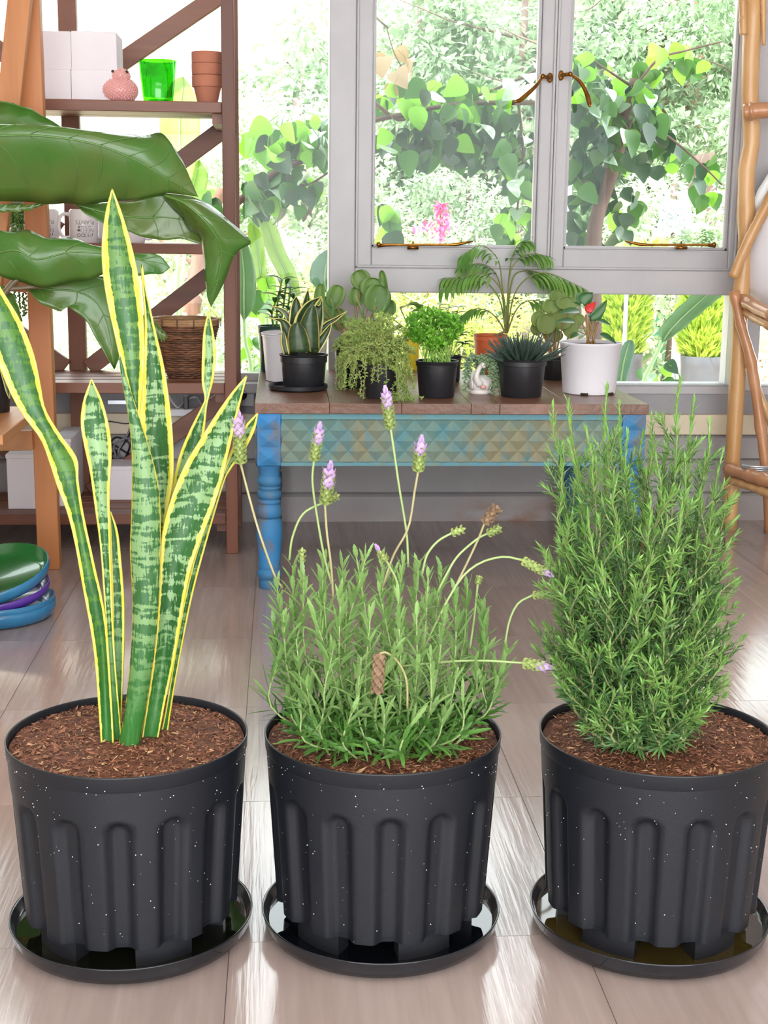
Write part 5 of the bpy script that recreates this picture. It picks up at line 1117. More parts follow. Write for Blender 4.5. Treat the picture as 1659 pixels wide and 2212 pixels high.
bl([(-60, 430), (0, 440), (50, 442), (104, 438)], [(-60, 450), (0, 452), (50, 450), (104, 438)], [(-60, 452), (10, 458), (60, 455), (104, 438)], .0, yo=.05)
bl([(358, 418), (425, 428), (478, 462), (512, 492), (542, 523), (508, 548), (484, 610), (456, 663)], [(356, 422, -.02), (400, 440, -.05), (440, 475, -.05), (466, 510, -.04), (478, 540, -.03), (474, 590, -.02), (464, 630, -.01), (456, 663)], [(352, 430, .03), (385, 462, .03), (408, 492, .02), (432, 515, .01), (440, 560), (443, 600), (448, 640), (456, 663)], .0, .004, 36, 5)
bl([(163, 440), (230, 438), (290, 432), (350, 415), (420, 432), (450, 470)], [(164, 442, .01), (240, 462, .01), (300, 470), (360, 470, -.01), (410, 480), (450, 505)], [(164, 444), (205, 474), (270, 497), (330, 517), (395, 517), (440, 530)], .01, .003, 28, 4, yo=.03)
bl([(-50, 500), (20, 499), (60, 499), (110, 513), (170, 518), (225, 536), (290, 545), (345, 553), (367, 577)], [(-50, 560, .02), (30, 540, -.03), (80, 560, -.03), (150, 545, -.03), (220, 548, -.02), (290, 560), (345, 568), (367, 578)], [(-50, 560), (20, 603), (90, 619), (170, 609), (230, 592), (300, 594), (345, 592), (367, 579)], .0, .007, 34, 5, yo=-.02)
bl([(56, 622), (88, 655), (128, 672), (150, 664), (188, 697), (215, 745), (246, 796)], [(58, 618, .01), (110, 625), (165, 630), (205, 650), (228, 690), (240, 740), (247, 797)], [(60, 615), (130, 612), (200, 598), (245, 610), (268, 680), (265, 750), (248, 796)], .012, .003, 26, 3, yo=.04)
bl([(322, 682), (340, 700), (362, 726)], [(326, 700), (342, 715), (362, 727)], [(330, 720), (350, 738), (363, 728)], .004, yo=.05)
bl([(-50, 600), (0, 615), (30, 640), (48, 690)], [(-50, 640), (-10, 650), (20, 660), (48, 692)], [(-50, 690), (-20, 700), (20, 700), (50, 694)], .01, yo=.06)
for P, r in (([(-60, 690), (0, 645), (30, 610), (85, 564)], .0085), ([(-20, 655), (10, 628), (50, 622), (100, 617)], .006)):
    MB().tube(cr([U(a, b_, YP-.01) for a, b_ in P], 12), [r]*12, 9).build('leaf_stalk', M['bigst'], PH)
b0 = V((-1.02, 3.60, .36)); 
for P in ([b0, V((-1.03, 3.6, .6)), U(-60, 690, YP)], [b0, V((-1.1, 3.64, .9)), U(-90, 290, YP)], [b0, V((-1.0, 3.66, .9)), U(-60, 250, YP+.1)]): MB().tube(cr(P, 14), .009, 9).build('leaf_stalk', M['bigst'], PH)
mb = MB(); mb.lathe([(.001, 0), (.10, 0), (.13, .02), (.145, .33), (.15, .34), (.152, .36), (.145, .36), (.14, .33), (.001, .33)], (-1.02, 3.55, 0), 40); mb.build('pot', M['terra'], PH)
# ---------------------------------------------------------------- garden outside
GZ = -.28
M['mulch'] = mat('pale_mulch', 'c9b49c', '9d836c', 12, rough=.9, bump=.8, bscale=40); M['gh'] = mat('garden_ground', 'b9a98c', '9aa06a', .8, rough=.95)
gg = struct('garden_ground', (0, 12, GZ))
MB().box((-22, YW+.13, GZ-.3), (24, 45, GZ)).build('bed_surface', M['mulch'], gg, smooth=False)
rr = random.Random(12); ch = MB(); ch.mat(M['chip2'])
for i in range(9000):
    y = 7.2+6.5*rr.random()**1.3; x = rr.uniform(-1.2, .52*y); L = rr.uniform(.02, .07); az = rr.uniform(0, pi); d = V((math.cos(az), math.sin(az), rr.gauss(0, .25)))*L/2; s_ = V((-math.sin(az), math.cos(az), rr.gauss(0, .4)))*L*.18; p = V((x, y, GZ+.008)); b0 = len(ch.v); ch.v += [p-d, p+s_, p+d, p-s_, p+V((0, 0, L*.2))]
    for q in ((0, 1, 4), (1, 2, 4), (2, 3, 4), (3, 0, 4)): ch.face([b0+x_ for x_ in q])
o = ch.build('mulch_chips', None, gg, smooth=False); o['kind'] = 'stuff'
def lmat(name, c1, c2, tr=.35, isl=.2, rough=.5, tcol=None): M[name] = mat(name, c1, c2, 1.2, rough=rough, transl=tr, island=isl, tcol=tcol, lo=.4, hi=.6)
lmat('far_leaf_hazed', 'a9be9c', '87a27e', .35, .35); lmat('far_leaf_pale_hazed', 'c4d6b6', 'a2bd92', .35, .35); lmat('far_leaf_dark', '5f7f5a', '4d6d4e', .25, .35); lmat('yellow_leaf', 'd6dc8c', 'b9cc6c', .4, .3); lmat('conifer_leaf', 'c4da62', '9cc044', .4, .25)  # far leaf colours are paled, garden haze painted into them
M['trunk'] = mat('rough_tree_bark', '8f6a58', '5f463c', 5, (1, 1, .12), rough=.9, bump=1, bscale=14); M['trunkg'] = mat('dark_tree_bark', '6a5a50', '4c413b', 8, (1, 1, .2), rough=.9, bump=1)
def crown(mb, c, r, n, size, rr, nclump, shape='ovate', up=.2, clr=.22, seg=2):
    for k in range(nclump):
        while True:
            d = V((rr.uniform(-1, 1), rr.uniform(-1, 1), rr.uniform(-1, 1)))
            if .25 < d.length < 1: break
        cc = V(c)+V((d.x*r[0], d.y*r[1], d.z*r[2])); rad = clr*min(r)*rr.uniform(.7, 1.5)
        for i in range(n//nclump):
            e = V((rr.gauss(0, 1), rr.gauss(0, 1), rr.gauss(0, .8))); e = e.normalized()*rad*rr.random()**.4; dd = (e.normalized()+V((rr.gauss(0, .6), rr.gauss(0, .6), rr.gauss(-.2, .6)))).normalized()
            L = size*rr.uniform(.6, 1.3); mb.leaf(cc+e, dd, V((rr.gauss(0, .5), -.5, 1)), L, L*.55, seg, shape, droop=.3, cup=.1)
def tree(name, label, cat, base, h, cr_, cz, n, size, m, seed, trunk='trunkg', tr=.07, lean=0, group=None, nclump=40, hr=None):
    rr = random.Random(seed); base = V(base); t = thing(name, label, cat, base, group)
    if tr:
        mb = MB(); P = cr([base, base+V((lean*.3+rr.gauss(0, .05), 0, h*.4)), base+V((lean, 0, h))], 12); mb.tube(P, [tr*(1-.5*i/11)*(1+rr.uniform(-.06, .06)) for i in range(12)], 10)
        for k in range(7): p = P[5+(k*6)//7]; mb.tube(bend(p, V((rr.gauss(0, 1), rr.gauss(0, .7), .6)), cr_[0]*.8, 5, rr, .25), [tr*.28, tr*.22, tr*.17, tr*.13, tr*.1, tr*.06], 6)
        mb.build('trunk', M[trunk], t)
    mb = MB(); mb.mat(M[m]); crown(mb, base+V((lean*.6, 0, cz)), cr_, n, size, rr, nclump); o = mb.build('foliage', None, t, smooth=False); return t
def copytree(t, loc, sc_, rz, label):
    c = t.copy(); sc.collection.objects.link(c); c.location = V(loc); c.scale = (sc_, sc_, sc_); c.rotation_euler = (0, 0, rz); c['label'] = label
    for ch_ in t.children: d = ch_.copy(); sc.collection.objects.link(d); d.parent = c
    return c
def gx(px, Y): return U(px, 500, Y).x
TG = 'leafy trees and tall shrubs far behind the garden'
t1 = tree('garden_tree', 'tall dense grey green tree seen through the left casement', 'tree', (gx(900, 15), 15, GZ), 3.6, (1.7, 1.1, 1.7), 2.3, 11000, .11, 'far_leaf_hazed', 1, group=TG, nclump=90)
t2 = tree('garden_tree', 'pale leafy tree between the shelf post and the left casement', 'tree', (gx(640, 13.5), 13.5, GZ), 2.4, (.95, .9, 1.15), 1.35, 7000, .09, 'far_leaf_pale_hazed', 2, group=TG, nclump=60)
t3 = tree('garden_tree', 'darker bushy tree behind the pink trunks in the right casement', 'tree', (gx(1380, 16), 16, GZ), 3.8, (1.6, 1, 1.9), 2.4, 10000, .10, 'far_leaf_hazed', 3, group=TG, nclump=80)
copytree(t1, (gx(1120, 14.2), 14.2, GZ), .95, 2.1, 'tall leafy tree behind the middle window post')
copytree(t3, (gx(1570, 14.5), 14.5, GZ), .9, 1.2, 'leafy tree at the right edge of the right casement')
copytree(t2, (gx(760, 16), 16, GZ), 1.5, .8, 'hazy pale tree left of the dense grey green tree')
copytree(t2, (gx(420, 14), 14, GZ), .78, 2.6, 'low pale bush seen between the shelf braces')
copytree(t3, (gx(1400, 13.4), 13.4, GZ-.9), .72, 3.7, 'bushy tree just in front of the red trunks')
copytree(t1, (gx(1250, 18), 18, GZ), 1.25, 4., 'hazy tree far behind the red trunks')
copytree(t3, (gx(1640, 19), 19, GZ), 1.3, 2.8, 'hazy far tree at the right end of the garden')
copytree(t1, (gx(930, 20), 20, GZ), 1.2, 5., 'farthest hazy tree behind the left casement')
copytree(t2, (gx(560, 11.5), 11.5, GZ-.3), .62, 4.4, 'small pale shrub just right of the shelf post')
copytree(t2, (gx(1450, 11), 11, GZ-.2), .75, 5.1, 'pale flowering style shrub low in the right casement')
copytree(t3, (gx(1010, 12.5), 12.5, GZ-.5), .55, .5, 'dark bush behind the bright yellow shrub')
# red tree trunks
for (px, Y, r, ln, nm, lb) in ((1422, 15.6, .10, .02, 'trunk', 'straight red brown tree trunk in the right casement'), (1470, 16.6, .15, .12, 'trunk', 'thick red brown tree trunk right of the thinner one'), (1150, 13, .09, .25, 'trunkg', 'dark leaning tree trunk just left of the middle window post'), (425, 11, .07, .15, 'trunk', 'pale pink trunk seen past the shelf braces'), (1560, 12, .10, -.2, 'trunkg', 'dark brown trunk low at the right of the right casement')):
    rr = random.Random(int(px)); x = gx(px, Y); top = 3.6 if px != 425 else 1.25; top = 1.6 if px == 1560 else top; P = cr([(x-ln, Y, GZ), (x, Y, 1.2 if top > 2 else .6), (x+ln, Y, top)], 24); mb = MB(); k = 14
    b0 = len(mb.v)
    mb.tube(P, [r*(1+rr.uniform(-.09, .09)) for _ in P], k)
    for i in range(b0, len(mb.v)): mb.v[i] += V((rr.gauss(0, r*.06), rr.gauss(0, r*.06), 0))
    t = thing('tree_trunk', lb, 'tree', (x-ln, Y, GZ), 'tree trunks in the garden'); mb.build('bole', M[nm], t)
    q = MB()
    for s_ in range(5): q.tube(bend(P[10+2*s_] if top > 2 else P[12], V((rr.choice([-1, 1]), rr.gauss(0, .3), .7)), rr.uniform(.4, .9), 6, rr, .2), [.018, .015, .013, .011, .008, .005, .003], 5)
    q.build('branches', M[nm], t)['kind'] = 'stuff'
# bright variegated shrub
def grassy(name, label, px, Y, zc, rx, rz, n, m, L, W, seed, py0=None):
    rr = random.Random(seed); x = gx(px, Y); t = thing(name, label, 'shrub', (x, Y, GZ)); mb = MB(); mb.mat(M[m])
    for i in range(n):
        a = rr.uniform(0, 2*pi); q = math.sqrt(rr.random()); p = V((x+rx*q*math.cos(a), Y+rx*.5*q*math.sin(a), GZ+rz*rr.random()*(1-.45*q*q))); d = V((rr.gauss(0, .8), rr.gauss(-.2, .6), rr.gauss(.5, .5))); mb.leaf(p, d, V((0, -.5, 1)), L*rr.uniform(.6, 1.3), W, 3, 'lance', droop=rr.uniform(.2, 1.3), cup=.2)
    mb.build('foliage', None, t, smooth=False); mb = MB()
    for i in range(9): mb.tube(bend((x+rr.uniform(-.3, .3)*rx, Y, GZ), (rr.gauss(0, .3), 0, 1), rz*.9, 5, rr, .1), .008, 5)
    mb.build('stems', M['palst'] if 'palst' in M else M['trunkg'], t)['kind'] = 'stuff'; return t
grassy('variegated_shrub', 'big sunlit yellow and cream leaved shrub in the left casement', 900, 8.8, 0, .78, 1.32, 4200, 'yellow_leaf', .13, .016, 5)
grassy('variegated_shrub', 'sunlit pale yellow shrub left of the grey window post', 660, 9.2, 0, .42, 1.2, 1800, 'yellow_leaf', .13, .015, 6)
Y = 8.6; ztb = U(1450, 562, Y).z; t = thing('garden_table', 'white slatted garden table carrying small plants behind the right casement sill', 'table', (gx(1450, Y), Y, GZ))
for k in range(5): MB().box((gx(1338, Y), Y-.2+k*.09, ztb-.02), (gx(1596, Y), Y-.125+k*.09, ztb)).build('slat', M['wpot'], t, smooth=False)
for sx, sy in ((1343, -.19), (1590, -.19), (1343, .2), (1590, .2)): MB().box((gx(sx, Y)-.01, Y+sy-.01, GZ), (gx(sx, Y)+.01, Y+sy+.01, ztb-.02)).build('leg', M['wpot'], t, smooth=False)
for (px, m_, lb, n, L, W, hh, rad) in ((1400, 'yellow_leaf', 'bright strappy leaved plant in a white pot on the garden table', 150, .15, .013, .12, .06), (1500, 'far_leaf_pale_hazed', 'pale leafy plant in a white pot on the garden table', 260, .06, .03, .13, .10), (1545, 'far_leaf_pale_hazed', 'pale leafy plant at the right end of the garden table', 200, .06, .03, .11, .08)):
    x = gx(px, Y); q = thing('table_plant', lb, 'potted plant', (x, Y, ztb)); MB().lathe([(.001, 0), (.05, 0), (.06, .08), (.055, .08), (.05, .07), (.001, .07)], (x, Y, ztb), 24).build('pot', M['wpot'], q); mb = MB(); mb.mat(M[m_]); rr = random.Random(px)
    for i in range(n): a = rr.uniform(0, 2*pi); s_ = math.sqrt(rr.random())*rad; mb.leaf((x+s_*math.cos(a), Y+s_*math.sin(a), ztb+.07+hh*rr.random()*(1 if m_ != 'yellow_leaf' else .1)), (math.cos(a), math.sin(a), rr.uniform(.3, 2)), (0, 0, 1), L*rr.uniform(.6, 1.2), W, 3, 'lance', droop=1.0, cup=.15)
    mb.build('foliage', None, q, smooth=False)
grassy('pale_groundcover', 'low pale sunlit plants along the bottom of the right casement', 1500, 22, 0, 3.2, 1.5, 3200, 'far_leaf_pale_hazed', .2, .07, 8)
grassy('leafy_bed', 'light green bed plants below the left window', 560, 8.5, 0, .6, .75, 2200, 'far_leaf_pale_hazed', .10, .03, 9)
grassy('leafy_bed', 'sunlit bed plants seen through the low window left of the palm', 900, 19, 0, 2.2, .9, 2000, 'far_leaf_pale_hazed', .11, .02, 10)
grassy('leafy_bed', 'sunlit low plants behind the shelf at far left', 300, 9.5, 0, 1.1, .70, 3000, 'far_leaf_pale_hazed', .10, .03, 14)
t = thing('pink_flower', 'tall hot pink flower spike in front of the yellow shrub', 'flower', U(950, 530, 8.0)); mb = MB(); M['hot'] = mat('hot_pink_petals', 'e85a92', 'd9407c', 20, rough=.5, transl=.3, island=.2); mb.mat(M['hot']); rr = random.Random(4)
for (pa, pb, n) in (((948, 438), (962, 490), 70), ((945, 495), (952, 515), 22), ((905, 488), (925, 492), 12)):
    for i in range(n): f = rr.random(); p = U(lerp(pa[0], pb[0], f)+rr.gauss(0, 5), lerp(pa[1], pb[1], f), 8.0+rr.gauss(0, .04)); mb.leaf(p, (rr.gauss(0, 1), -.6, rr.gauss(.2, .7)), (0, 0, 1), .05, .022, 3, 'oval', droop=.5)
mb.build('petals', None, t, smooth=False); MB().tube([V((U(955, 530, 8).x, 8, GZ)), U(952, 440, 8.0)], .006, 6).build('stem', M['trunkg'], t)
# conifers in fluted pots
def conifer(px0, px1, pyt, pyr, Y, label, h_up, seed):
    x = gx((px0+px1)/2, Y); R = (gx(px1, Y)-gx(px0, Y))/2; zr = U((px0+px1)/2, pyr, Y).z; t = thing('potted_conifer', label, 'potted plant', (x, Y, GZ), 'potted golden conifers outside')
    N = 22; rf = lambda r, z, a: r-.006*(1 if math.sin(N*a) > 0 else 0)*(1 if .03 < z-GZ < zr-GZ-.06 else 0)
    mb = MB(); H = zr-GZ; mb.lathe([(R*.86, 0), (R*.87, .03), (R*.88, .031), (R*.96, H-.061), (R*.965, H-.06), (R, H-.004), (R, H), (R-.008, H), (R-.01, H-.05)], (x, Y, GZ), 132, lambda r, z, a: r-.007*(1 if math.sin(N*a) > 0 else 0)*(1 if .035 < z < H-.062 else 0)); mb.build('pot', M['gpotg'], t, auto=40); MB().disc((x, Y, zr-.03), R-.01).build('potting_mix', M['mulch'], t)
    rr = random.Random(seed); mb = MB(); mb.mat(M['conifer_leaf']); Ht = h_up
    for i in range(1500):
        f = rr.random(); a = rr.uniform(0, 2*pi); rad = R*1.12*(math.sin(pi*(.22+.72*f)))**.8*rr.uniform(.55, 1.02); p = V((x+rad*math.cos(a), Y+rad*math.sin(a), zr-.02+f*Ht)); d = V((math.cos(a)*.6, math.sin(a)*.6, 1.1+rr.gauss(0, .25)))
        for k in range(3): d2 = (d+V((rr.gauss(0, .35), rr.gauss(0, .35), rr.gauss(0, .2)))).normalized(); mb.leaf(p, d2, V((math.cos(a), math.sin(a), .3)), rr.uniform(.05, .10), .013, 2, 'lance', droop=-.3)
    mb.build('foliage', None, t, smooth=False); MB().tube([(x, Y, zr-.03), (x, Y, zr+Ht*.7)], .012, 7).build('trunk', M['trunkg'], t)
M['gpotg'] = mat('grey_fluted_pot', '60656e', '535860', 6, rough=.5); M['teal'] = mat('teal_pot_plastic', '3fa68c', rough=.5)
conifer(1486, 1580, 640, 768, 8.3, 'golden conifer in a grey fluted pot nearest the right end of the low window', .47, 3)
conifer(1312, 1402, 640, 762, 8.6, 'golden conifer in a grey fluted pot behind the white anthurium pot', .62, 4)
conifer(960, 1036, 640, 742, 9.2, 'small golden conifer in a grey fluted pot behind the parsley and palm', .10, 5)
for (px0, px1, pyt, pyb, Y, m, lb) in ((1424, 1458, 657, 704, 11.6, 'teal', 'teal fluted pot on the mulch between the two conifers'), (1464, 1492, 706, 772, 9.6, 'wpot', 'white pot beside the nearest conifer outside'), (1384, 1402, 700, 740, 10, 'wpot', 'white pot behind the conifer at the anthurium')):
    x = gx((px0+px1)/2, Y); R = (gx(px1, Y)-gx(px0, Y))/2; z1_ = U(px0, pyt, Y).z; t = thing('garden_pot', lb, 'pot', (x, Y, GZ)); mb = MB(); H = z1_-GZ; M['wpot'] if m == 'wpot' else None
    mb.lathe([(R*.85, 0), (R*.98, H-.03), (R, H-.03), (R, H), (R-.01, H), (R-.012, H-.05)], (x, Y, GZ), 96, (lambda r, z, a: r-.006*(1 if math.sin(18*a) > 0 else 0)*(1 if z < H-.04 else 0)) if m == 'teal' else None); mb.build('shell', M[m], t, auto=40); MB().disc((x, Y, z1_-.04), R-.01).build('potting_mix', M['mulch'], t)
    mb = MB(); mb.mat(M['far_leaf_hazed']); crown(mb, (x, Y, z1_+.12), (R*.9, R*.8, .12), 160, .05, random.Random(px0), 14); mb.build('foliage', None, t, smooth=False)
# plant stand outside
M['gsteel'] = mat('grey_painted_steel', 'aab4b4', rough=.4)
Y = 8.6; t = thing('garden_plant_stand', 'grey metal tiered plant stand in the right casement', 'stand', (gx(1483, Y), Y, GZ)); a = U(1483, 418, Y)
MB().box((a.x-.025, Y, GZ), (a.x+.025, Y+.04, a.z+.02)).build('post', M['gsteel'], t, smooth=False); MB().box((gx(1225, Y)-.02, Y, GZ), (gx(1225, Y)+.02, Y+.04, U(1225, 400, Y).z)).build('post', M['gsteel'], t, smooth=False)
for (x0_, x1_, py) in ((1455, 1522, 418), (1450, 1530, 486), (1217, 1242, 465)): p, q_ = U(x0_, py, Y-.03), U(x1_, py, Y-.03); MB().tube([p, q_], .012, 8).build('shelf_bar', M['wpot'], t)
t = thing('pale_succulent', 'pale blue green succulent cascading on the outdoor stand', 'plant', U(1460, 500, 8.5)); mb = MB(); M['pale'] = mat('pale_blue_leaf', 'c9dcd2', 'a9c4ba', 20, rough=.5, transl=.2, island=.15); mb.mat(M['pale']); rr = random.Random(6)
for i in range(26):
    px = rr.uniform(1432, 1484); P = cr([U(1457, 446, 8.5), U(px, 440+rr.uniform(-6, 6), 8.46), U(px+(px-1457)*.3, rr.uniform(470, 500), 8.44)], 8)
    mb.tube(P, .007, 5)
    for p in P: mb.leaf(p, (rr.gauss(0, .6), -.3, -.5), (0, -1, .5), .05, .02, 3, 'oval')
mb.build('foliage', None, t, smooth=False)
# building at upper left
M['render'] = mat('pale_rendered_wall', 'efe6dc', 'e6d6c8', 3, rough=.8); M['brickp'] = mat('pale_pink_brick', 'e0c6b8', 'd6b9aa', 6, rough=.8)
Y = 17; hx0, hx1 = gx(-500, Y), gx(455, Y); hs_ = thing('house', 'pale house wall with a white framed window at the upper left of the garden', 'building', ((hx0+hx1)/2, Y, GZ))
MB().box((hx0, Y, GZ), (hx1, Y+4, 5.0)).build('wall', M['render'], hs_, smooth=False)
a = U(108, 17, Y-.02); b_ = U(228, -120, Y-.02); MB().box((a.x, Y-.05, a.z), (b_.x, Y, b_.z)).build('window_frame', M['wpot'], hs_, smooth=False); MB().box((a.x+.06, Y-.06, a.z+.06), (b_.x-.06, Y-.045, b_.z)).build('pane', mat('bluish_glass', 'b9c6cc', rough=.1), hs_, smooth=False)
bk = MB(); rr = random.Random(3)
for j in range(16):
    for i in range(26):
        px = 100+i*14+(7 if j % 2 else 0); py = 40+j*8; p = U(px, py, Y-.005)
        if rr.random() < .5: bk.box((p.x, Y-.006, p.z), (p.x+.068, Y, p.z+.034))
bk.build('brickwork', M['brickp'], hs_, smooth=False)['kind'] = 'stuff'
# ---------------------------------------------------------------- broad leaves near the glass
M['ban'] = mat('banana_leaf', 'c3da8e', 'a9c873', 3, (1, 1, 6), rough=.4, transl=.4, bump=.4, bscale=12); M['bang'] = mat('blue_green_leaf', '8fb59a', '7fa78a', 3, (1, 1, 8), rough=.4, transl=.3, bump=.4); M['str'] = mat('bird_of_paradise_leaf', '86ad7c', '7aa270', 3, (1, 1, 6), rough=.4, transl=.3)
def gl(par, m, A, B, Y, cup=.03, dy=.0, st=None, n=20):
    f = lambda P, o_: [U(q[0], q[1], Y+o_+dy*i/len(P)) for i, q in enumerate(P)]; Mi = [((a[0]+b_[0])/2, (a[1]+b_[1])/2) for a, b_ in zip(A, B)]
    mb = MB(); mb.loft(f(A, 0), f(Mi, cup), f(B, 0), n, 8, rip=.004, rn=6); o = mb.build('leaf', M[m], par, solid=.002)
    v = MB(); v.tube(cr(f(Mi, cup-.004), n), [.005*(1-i/n)+.001 for i in range(n)], 6); v.build('midrib', M['palst2'], o)
    if st: s_ = MB(); q_ = [U(a, b_, Y+cup) for a, b_ in st]; q_ = [q for q in q_ if q.z > GZ+.1]; s_.tube(cr(q_+[V((q_[-1].x, q_[-1].y, GZ))], 12), .008, 8); s_.build('leaf_stalk', M['palst2'], par)
M['palst2'] = mat('pale_green_stalk', '9fc089', rough=.4)
t = thing('bird_of_paradise_plant', 'long grey green paddle leaf on a stalk outside the low right window', 'plant', V((U(1385, 828, 5.35).x, 5.35, GZ)))
gl(t, 'str', [(1431, 738), (1424, 715), (1440, 690), (1475, 655), (1510, 625), (1562, 600)], [(1432, 740), (1470, 715), (1510, 680), (1540, 655), (1562, 635), (1572, 605)], 5.35, st=[(1431, 736), (1418, 765), (1400, 800), (1388, 832), (1370, 900)])
t = thing('prickly_pear', 'flat oval grey green pad outside beside the white pot', 'cactus', V((U(1340, 828, 5.2).x, 5.2, GZ))); gl(t, 'bang', [(1330, 840), (1330, 790), (1338, 755), (1352, 738), (1360, 734)], [(1348, 840), (1362, 790), (1371, 755), (1368, 738), (1361, 734)], 5.2, st=[(1338, 838), (1338, 900)])
t = thing('banana_plant', 'banana plant with broad pale sunlit leaves behind the shelf braces', 'plant', V((U(380, 600, 6.4).x, 6.4, GZ)))
gl(t, 'ban', [(372, 430), (352, 330), (345, 250), (370, 180), (395, 165)], [(400, 440), (425, 340), (432, 260), (420, 200), (396, 165)], 6.4, st=[(386, 432), (386, 560), (380, 800)])
gl(t, 'ban', [(395, 460), (385, 420), (400, 370), (430, 345)], [(420, 450), (440, 420), (450, 380), (431, 345)], 6.5, st=[(404, 452), (395, 600), (385, 800)])
t = thing('banana_plant', 'banana plant with striped pale green leaves right of the shelf post', 'plant', V((U(590, 700, 5.9).x, 5.9, GZ)))
gl(t, 'ban', [(630, 640), (600, 590), (575, 540), (565, 500), (555, 470)], [(650, 640), (640, 590), (615, 540), (600, 495), (580, 470)], 5.9, st=[(640, 640), (620, 720), (600, 900)])
gl(t, 'ban', [(560, 640), (545, 560), (535, 500), (545, 462)], [(580, 640), (575, 570), (565, 500), (546, 462)], 6.0, st=[(570, 640), (580, 720), (595, 900)])
t = thing('broad_leaf_plant', 'big smooth oval green leaf just outside beside the shelf post', 'plant', V((U(535, 760, 5.3).x, 5.3, GZ)))
gl(t, 'str', [(525, 690), (505, 640), (500, 580), (502, 530), (515, 500)], [(530, 690), (548, 660), (553, 600), (540, 540), (517, 500)], 5.3, st=[(527, 688), (530, 740), (542, 790), (545, 900)])
t = thing('striped_leaf_plant', 'grey blue ribbed leaf beside the grey window post', 'plant', V((U(700, 700, 5.2).x, 5.2, GZ)))
gl(t, 'bang', [(700, 630), (672, 610), (672, 575), (690, 550), (715, 535)], [(715, 635), (730, 610), (735, 580), (730, 550), (716, 535)], 5.2, st=[(707, 632), (705, 700), (700, 900)])
# ---------------------------------------------------------------- vine over an arched branch
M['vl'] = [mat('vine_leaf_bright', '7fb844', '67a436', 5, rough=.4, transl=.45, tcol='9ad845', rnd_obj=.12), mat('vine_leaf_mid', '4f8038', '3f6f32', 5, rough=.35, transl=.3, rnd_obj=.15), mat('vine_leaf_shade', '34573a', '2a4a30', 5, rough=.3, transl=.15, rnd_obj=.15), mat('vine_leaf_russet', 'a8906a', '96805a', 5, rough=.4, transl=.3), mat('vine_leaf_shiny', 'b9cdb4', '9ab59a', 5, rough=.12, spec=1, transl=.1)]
YV = 5.75
vine = thing('climbing_vine', 'climbing vine with large heart shaped leaves on dark branches outside the casements', 'vine', V((U(1285, 560, YV).x, YV, GZ)))
M['vb'] = mat('dark_vine_branch', '6a5348', '54423a', 12, rough=.8, bump=.6)
for P, r0, r1 in (([(1285, 900), (1283, 560), (1290, 470), (1320, 380), (1345, 290), (1365, 225), (1372, 170)], .035, .022), ([(1350, 250), (1240, 225), (1160, 222), (1060, 222), (990, 225), (900, 240), (860, 258), (800, 215)], .012, .008), ([(900, 242), (800, 262), (740, 290), (690, 330), (600, 370), (545, 410), (500, 450), (450, 500)], .010, .016),
                  ([(1010, 215), (1100, 180), (1180, 140), (1240, 120)], .006, .003), ([(1365, 200), (1420, 130), (1480, 110), (1560, 90)], .007, .003), ([(1370, 190), (1310, 150), (1260, 115)], .006, .003), ([(1380, 260), (1450, 300), (1520, 360), (1560, 400)], .006, .003), ([(1120, 225), (1130, 330), (1120, 430), (1110, 500)], .006, .004), ([(870, 250), (880, 180), (850, 110), (835, 60)], .003, .002), ([(560, 420), (620, 380), (660, 400), (715, 370)], .006, .004)):
    mb = MB(); Q = cr([U(a, b_, YV+.04) for a, b_ in P], 28); mb.tube(Q, [lerp(r0, r1, i/27) for i in range(28)], 7); mb.build('branch', M['vb'], vine)
rr = random.Random(44); protos = []
for k in range(5):
    mb = MB(); mb.leaf((0, 0, 0), (0, 0, -1), (0, -1, 0), .1, .08, 8, 'heart', droop=[.3, .6, -.3, .9, .2][k], cup=[.12, .2, .05, .15, .25][k]); mb.tube([(0, 0, 0), (0, .008, .02), (0, .02, .045)], .0016, 4)
    protos.append([mb.v, mb.f, mb.uv])
pm = {}
CL = [(620, 300, 95, 45, 30, 0), (600, 400, 100, 55, 26, 1), (560, 640, 40, 70, 8, 0), (555, 770, 40, 45, 9, 0), (690, 290, 30, 40, 8, 1), (960, 205, 150, 32, 26, 0), (900, 300, 95, 45, 26, 2), (1030, 290, 120, 65, 38, 2), (1130, 340, 38, 70, 16, 1), (1115, 480, 50, 55, 14, 0), (830, 475, 28, 45, 7, 0), (850, 130, 38, 55, 7, 3), (1160, 180, 45, 40, 6, 4),
      (1270, 150, 50, 50, 16, 0), (1330, 230, 95, 75, 40, 1), (1290, 340, 65, 75, 34, 2), (1400, 290, 60, 80, 24, 2), (1270, 470, 45, 70, 22, 2), (1350, 500, 40, 50, 8, 1), (1430, 130, 75, 45, 12, 0), (1500, 370, 70, 65, 16, 0), (1500, 120, 50, 40, 5, 0), (1350, 430, 50, 40, 9, 1), (1390, 800, 28, 30, 5, 0), (1440, 805, 25, 25, 4, 0), (440, 420, 40, 40, 6, 0)]
cnt = 0
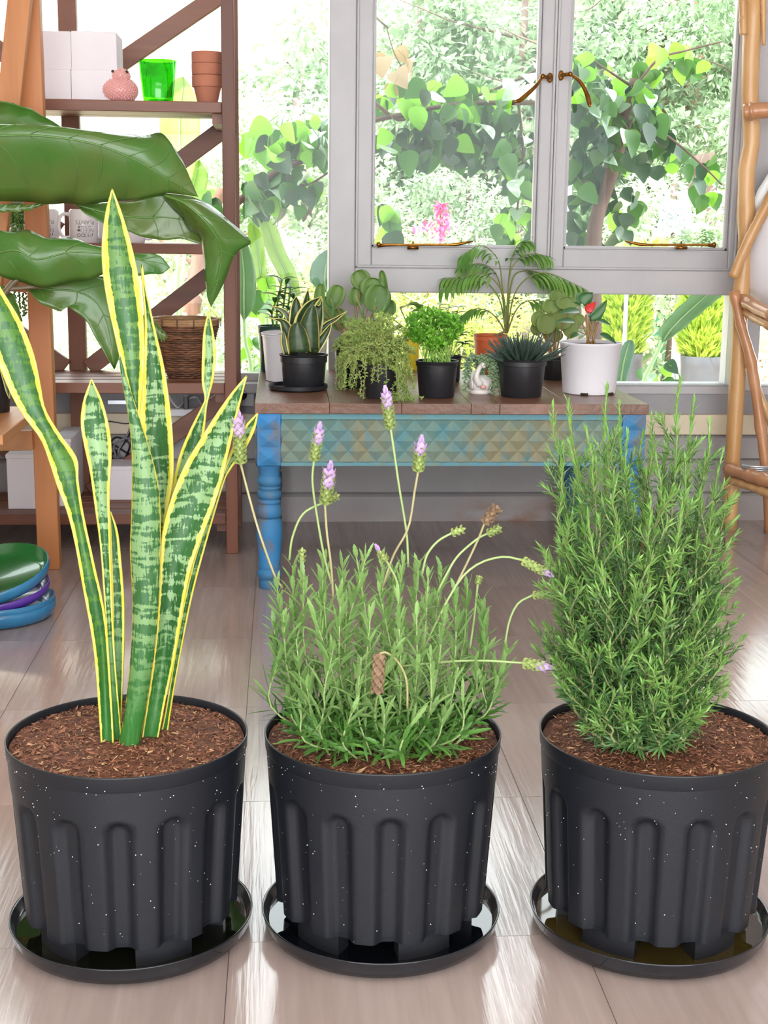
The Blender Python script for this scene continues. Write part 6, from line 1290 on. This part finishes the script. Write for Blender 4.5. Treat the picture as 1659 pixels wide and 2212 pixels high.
for cx_, cy_, rx, ry, n, kind in CL:
    for i in range(n):
        if cnt >= 296 and cy_ < 700: continue
        a = rr.uniform(0, 2*pi); q = math.sqrt(rr.random()); px, py = cx_+rx*q*math.cos(a), cy_+ry*q*math.sin(a); yo = rr.gauss(0, .10) if cy_ < 700 else -.25
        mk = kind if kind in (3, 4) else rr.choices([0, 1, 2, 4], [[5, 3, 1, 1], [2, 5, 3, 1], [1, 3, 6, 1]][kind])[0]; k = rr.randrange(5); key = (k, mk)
        s_ = rr.uniform(.65, 1.15)*(.72 if cy_ > 700 else 1); mw = Matrix.Translation(U(px, py, YV+yo))@Matrix.Rotation(rr.gauss(0, .9 if mk != 4 else .5), 4, 'Z')@Matrix.Rotation(rr.gauss(0, .55), 4, 'Y')@Matrix.Rotation(rr.gauss(-.15, .35) if mk != 4 else -1.1, 4, 'X')@Matrix.Scale(s_, 4)
        if key not in pm:
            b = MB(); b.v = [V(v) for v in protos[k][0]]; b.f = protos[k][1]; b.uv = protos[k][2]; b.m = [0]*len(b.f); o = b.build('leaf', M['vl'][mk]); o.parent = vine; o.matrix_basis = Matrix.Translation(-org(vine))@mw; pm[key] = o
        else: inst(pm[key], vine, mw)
        cnt += 1

rr = random.Random(91); mbs = {}
for cx_, cy_, rx, ry, n, kind in CL:
    if cy_ > 600 or kind == 3: continue
    for i in range(int(n*1.3)):
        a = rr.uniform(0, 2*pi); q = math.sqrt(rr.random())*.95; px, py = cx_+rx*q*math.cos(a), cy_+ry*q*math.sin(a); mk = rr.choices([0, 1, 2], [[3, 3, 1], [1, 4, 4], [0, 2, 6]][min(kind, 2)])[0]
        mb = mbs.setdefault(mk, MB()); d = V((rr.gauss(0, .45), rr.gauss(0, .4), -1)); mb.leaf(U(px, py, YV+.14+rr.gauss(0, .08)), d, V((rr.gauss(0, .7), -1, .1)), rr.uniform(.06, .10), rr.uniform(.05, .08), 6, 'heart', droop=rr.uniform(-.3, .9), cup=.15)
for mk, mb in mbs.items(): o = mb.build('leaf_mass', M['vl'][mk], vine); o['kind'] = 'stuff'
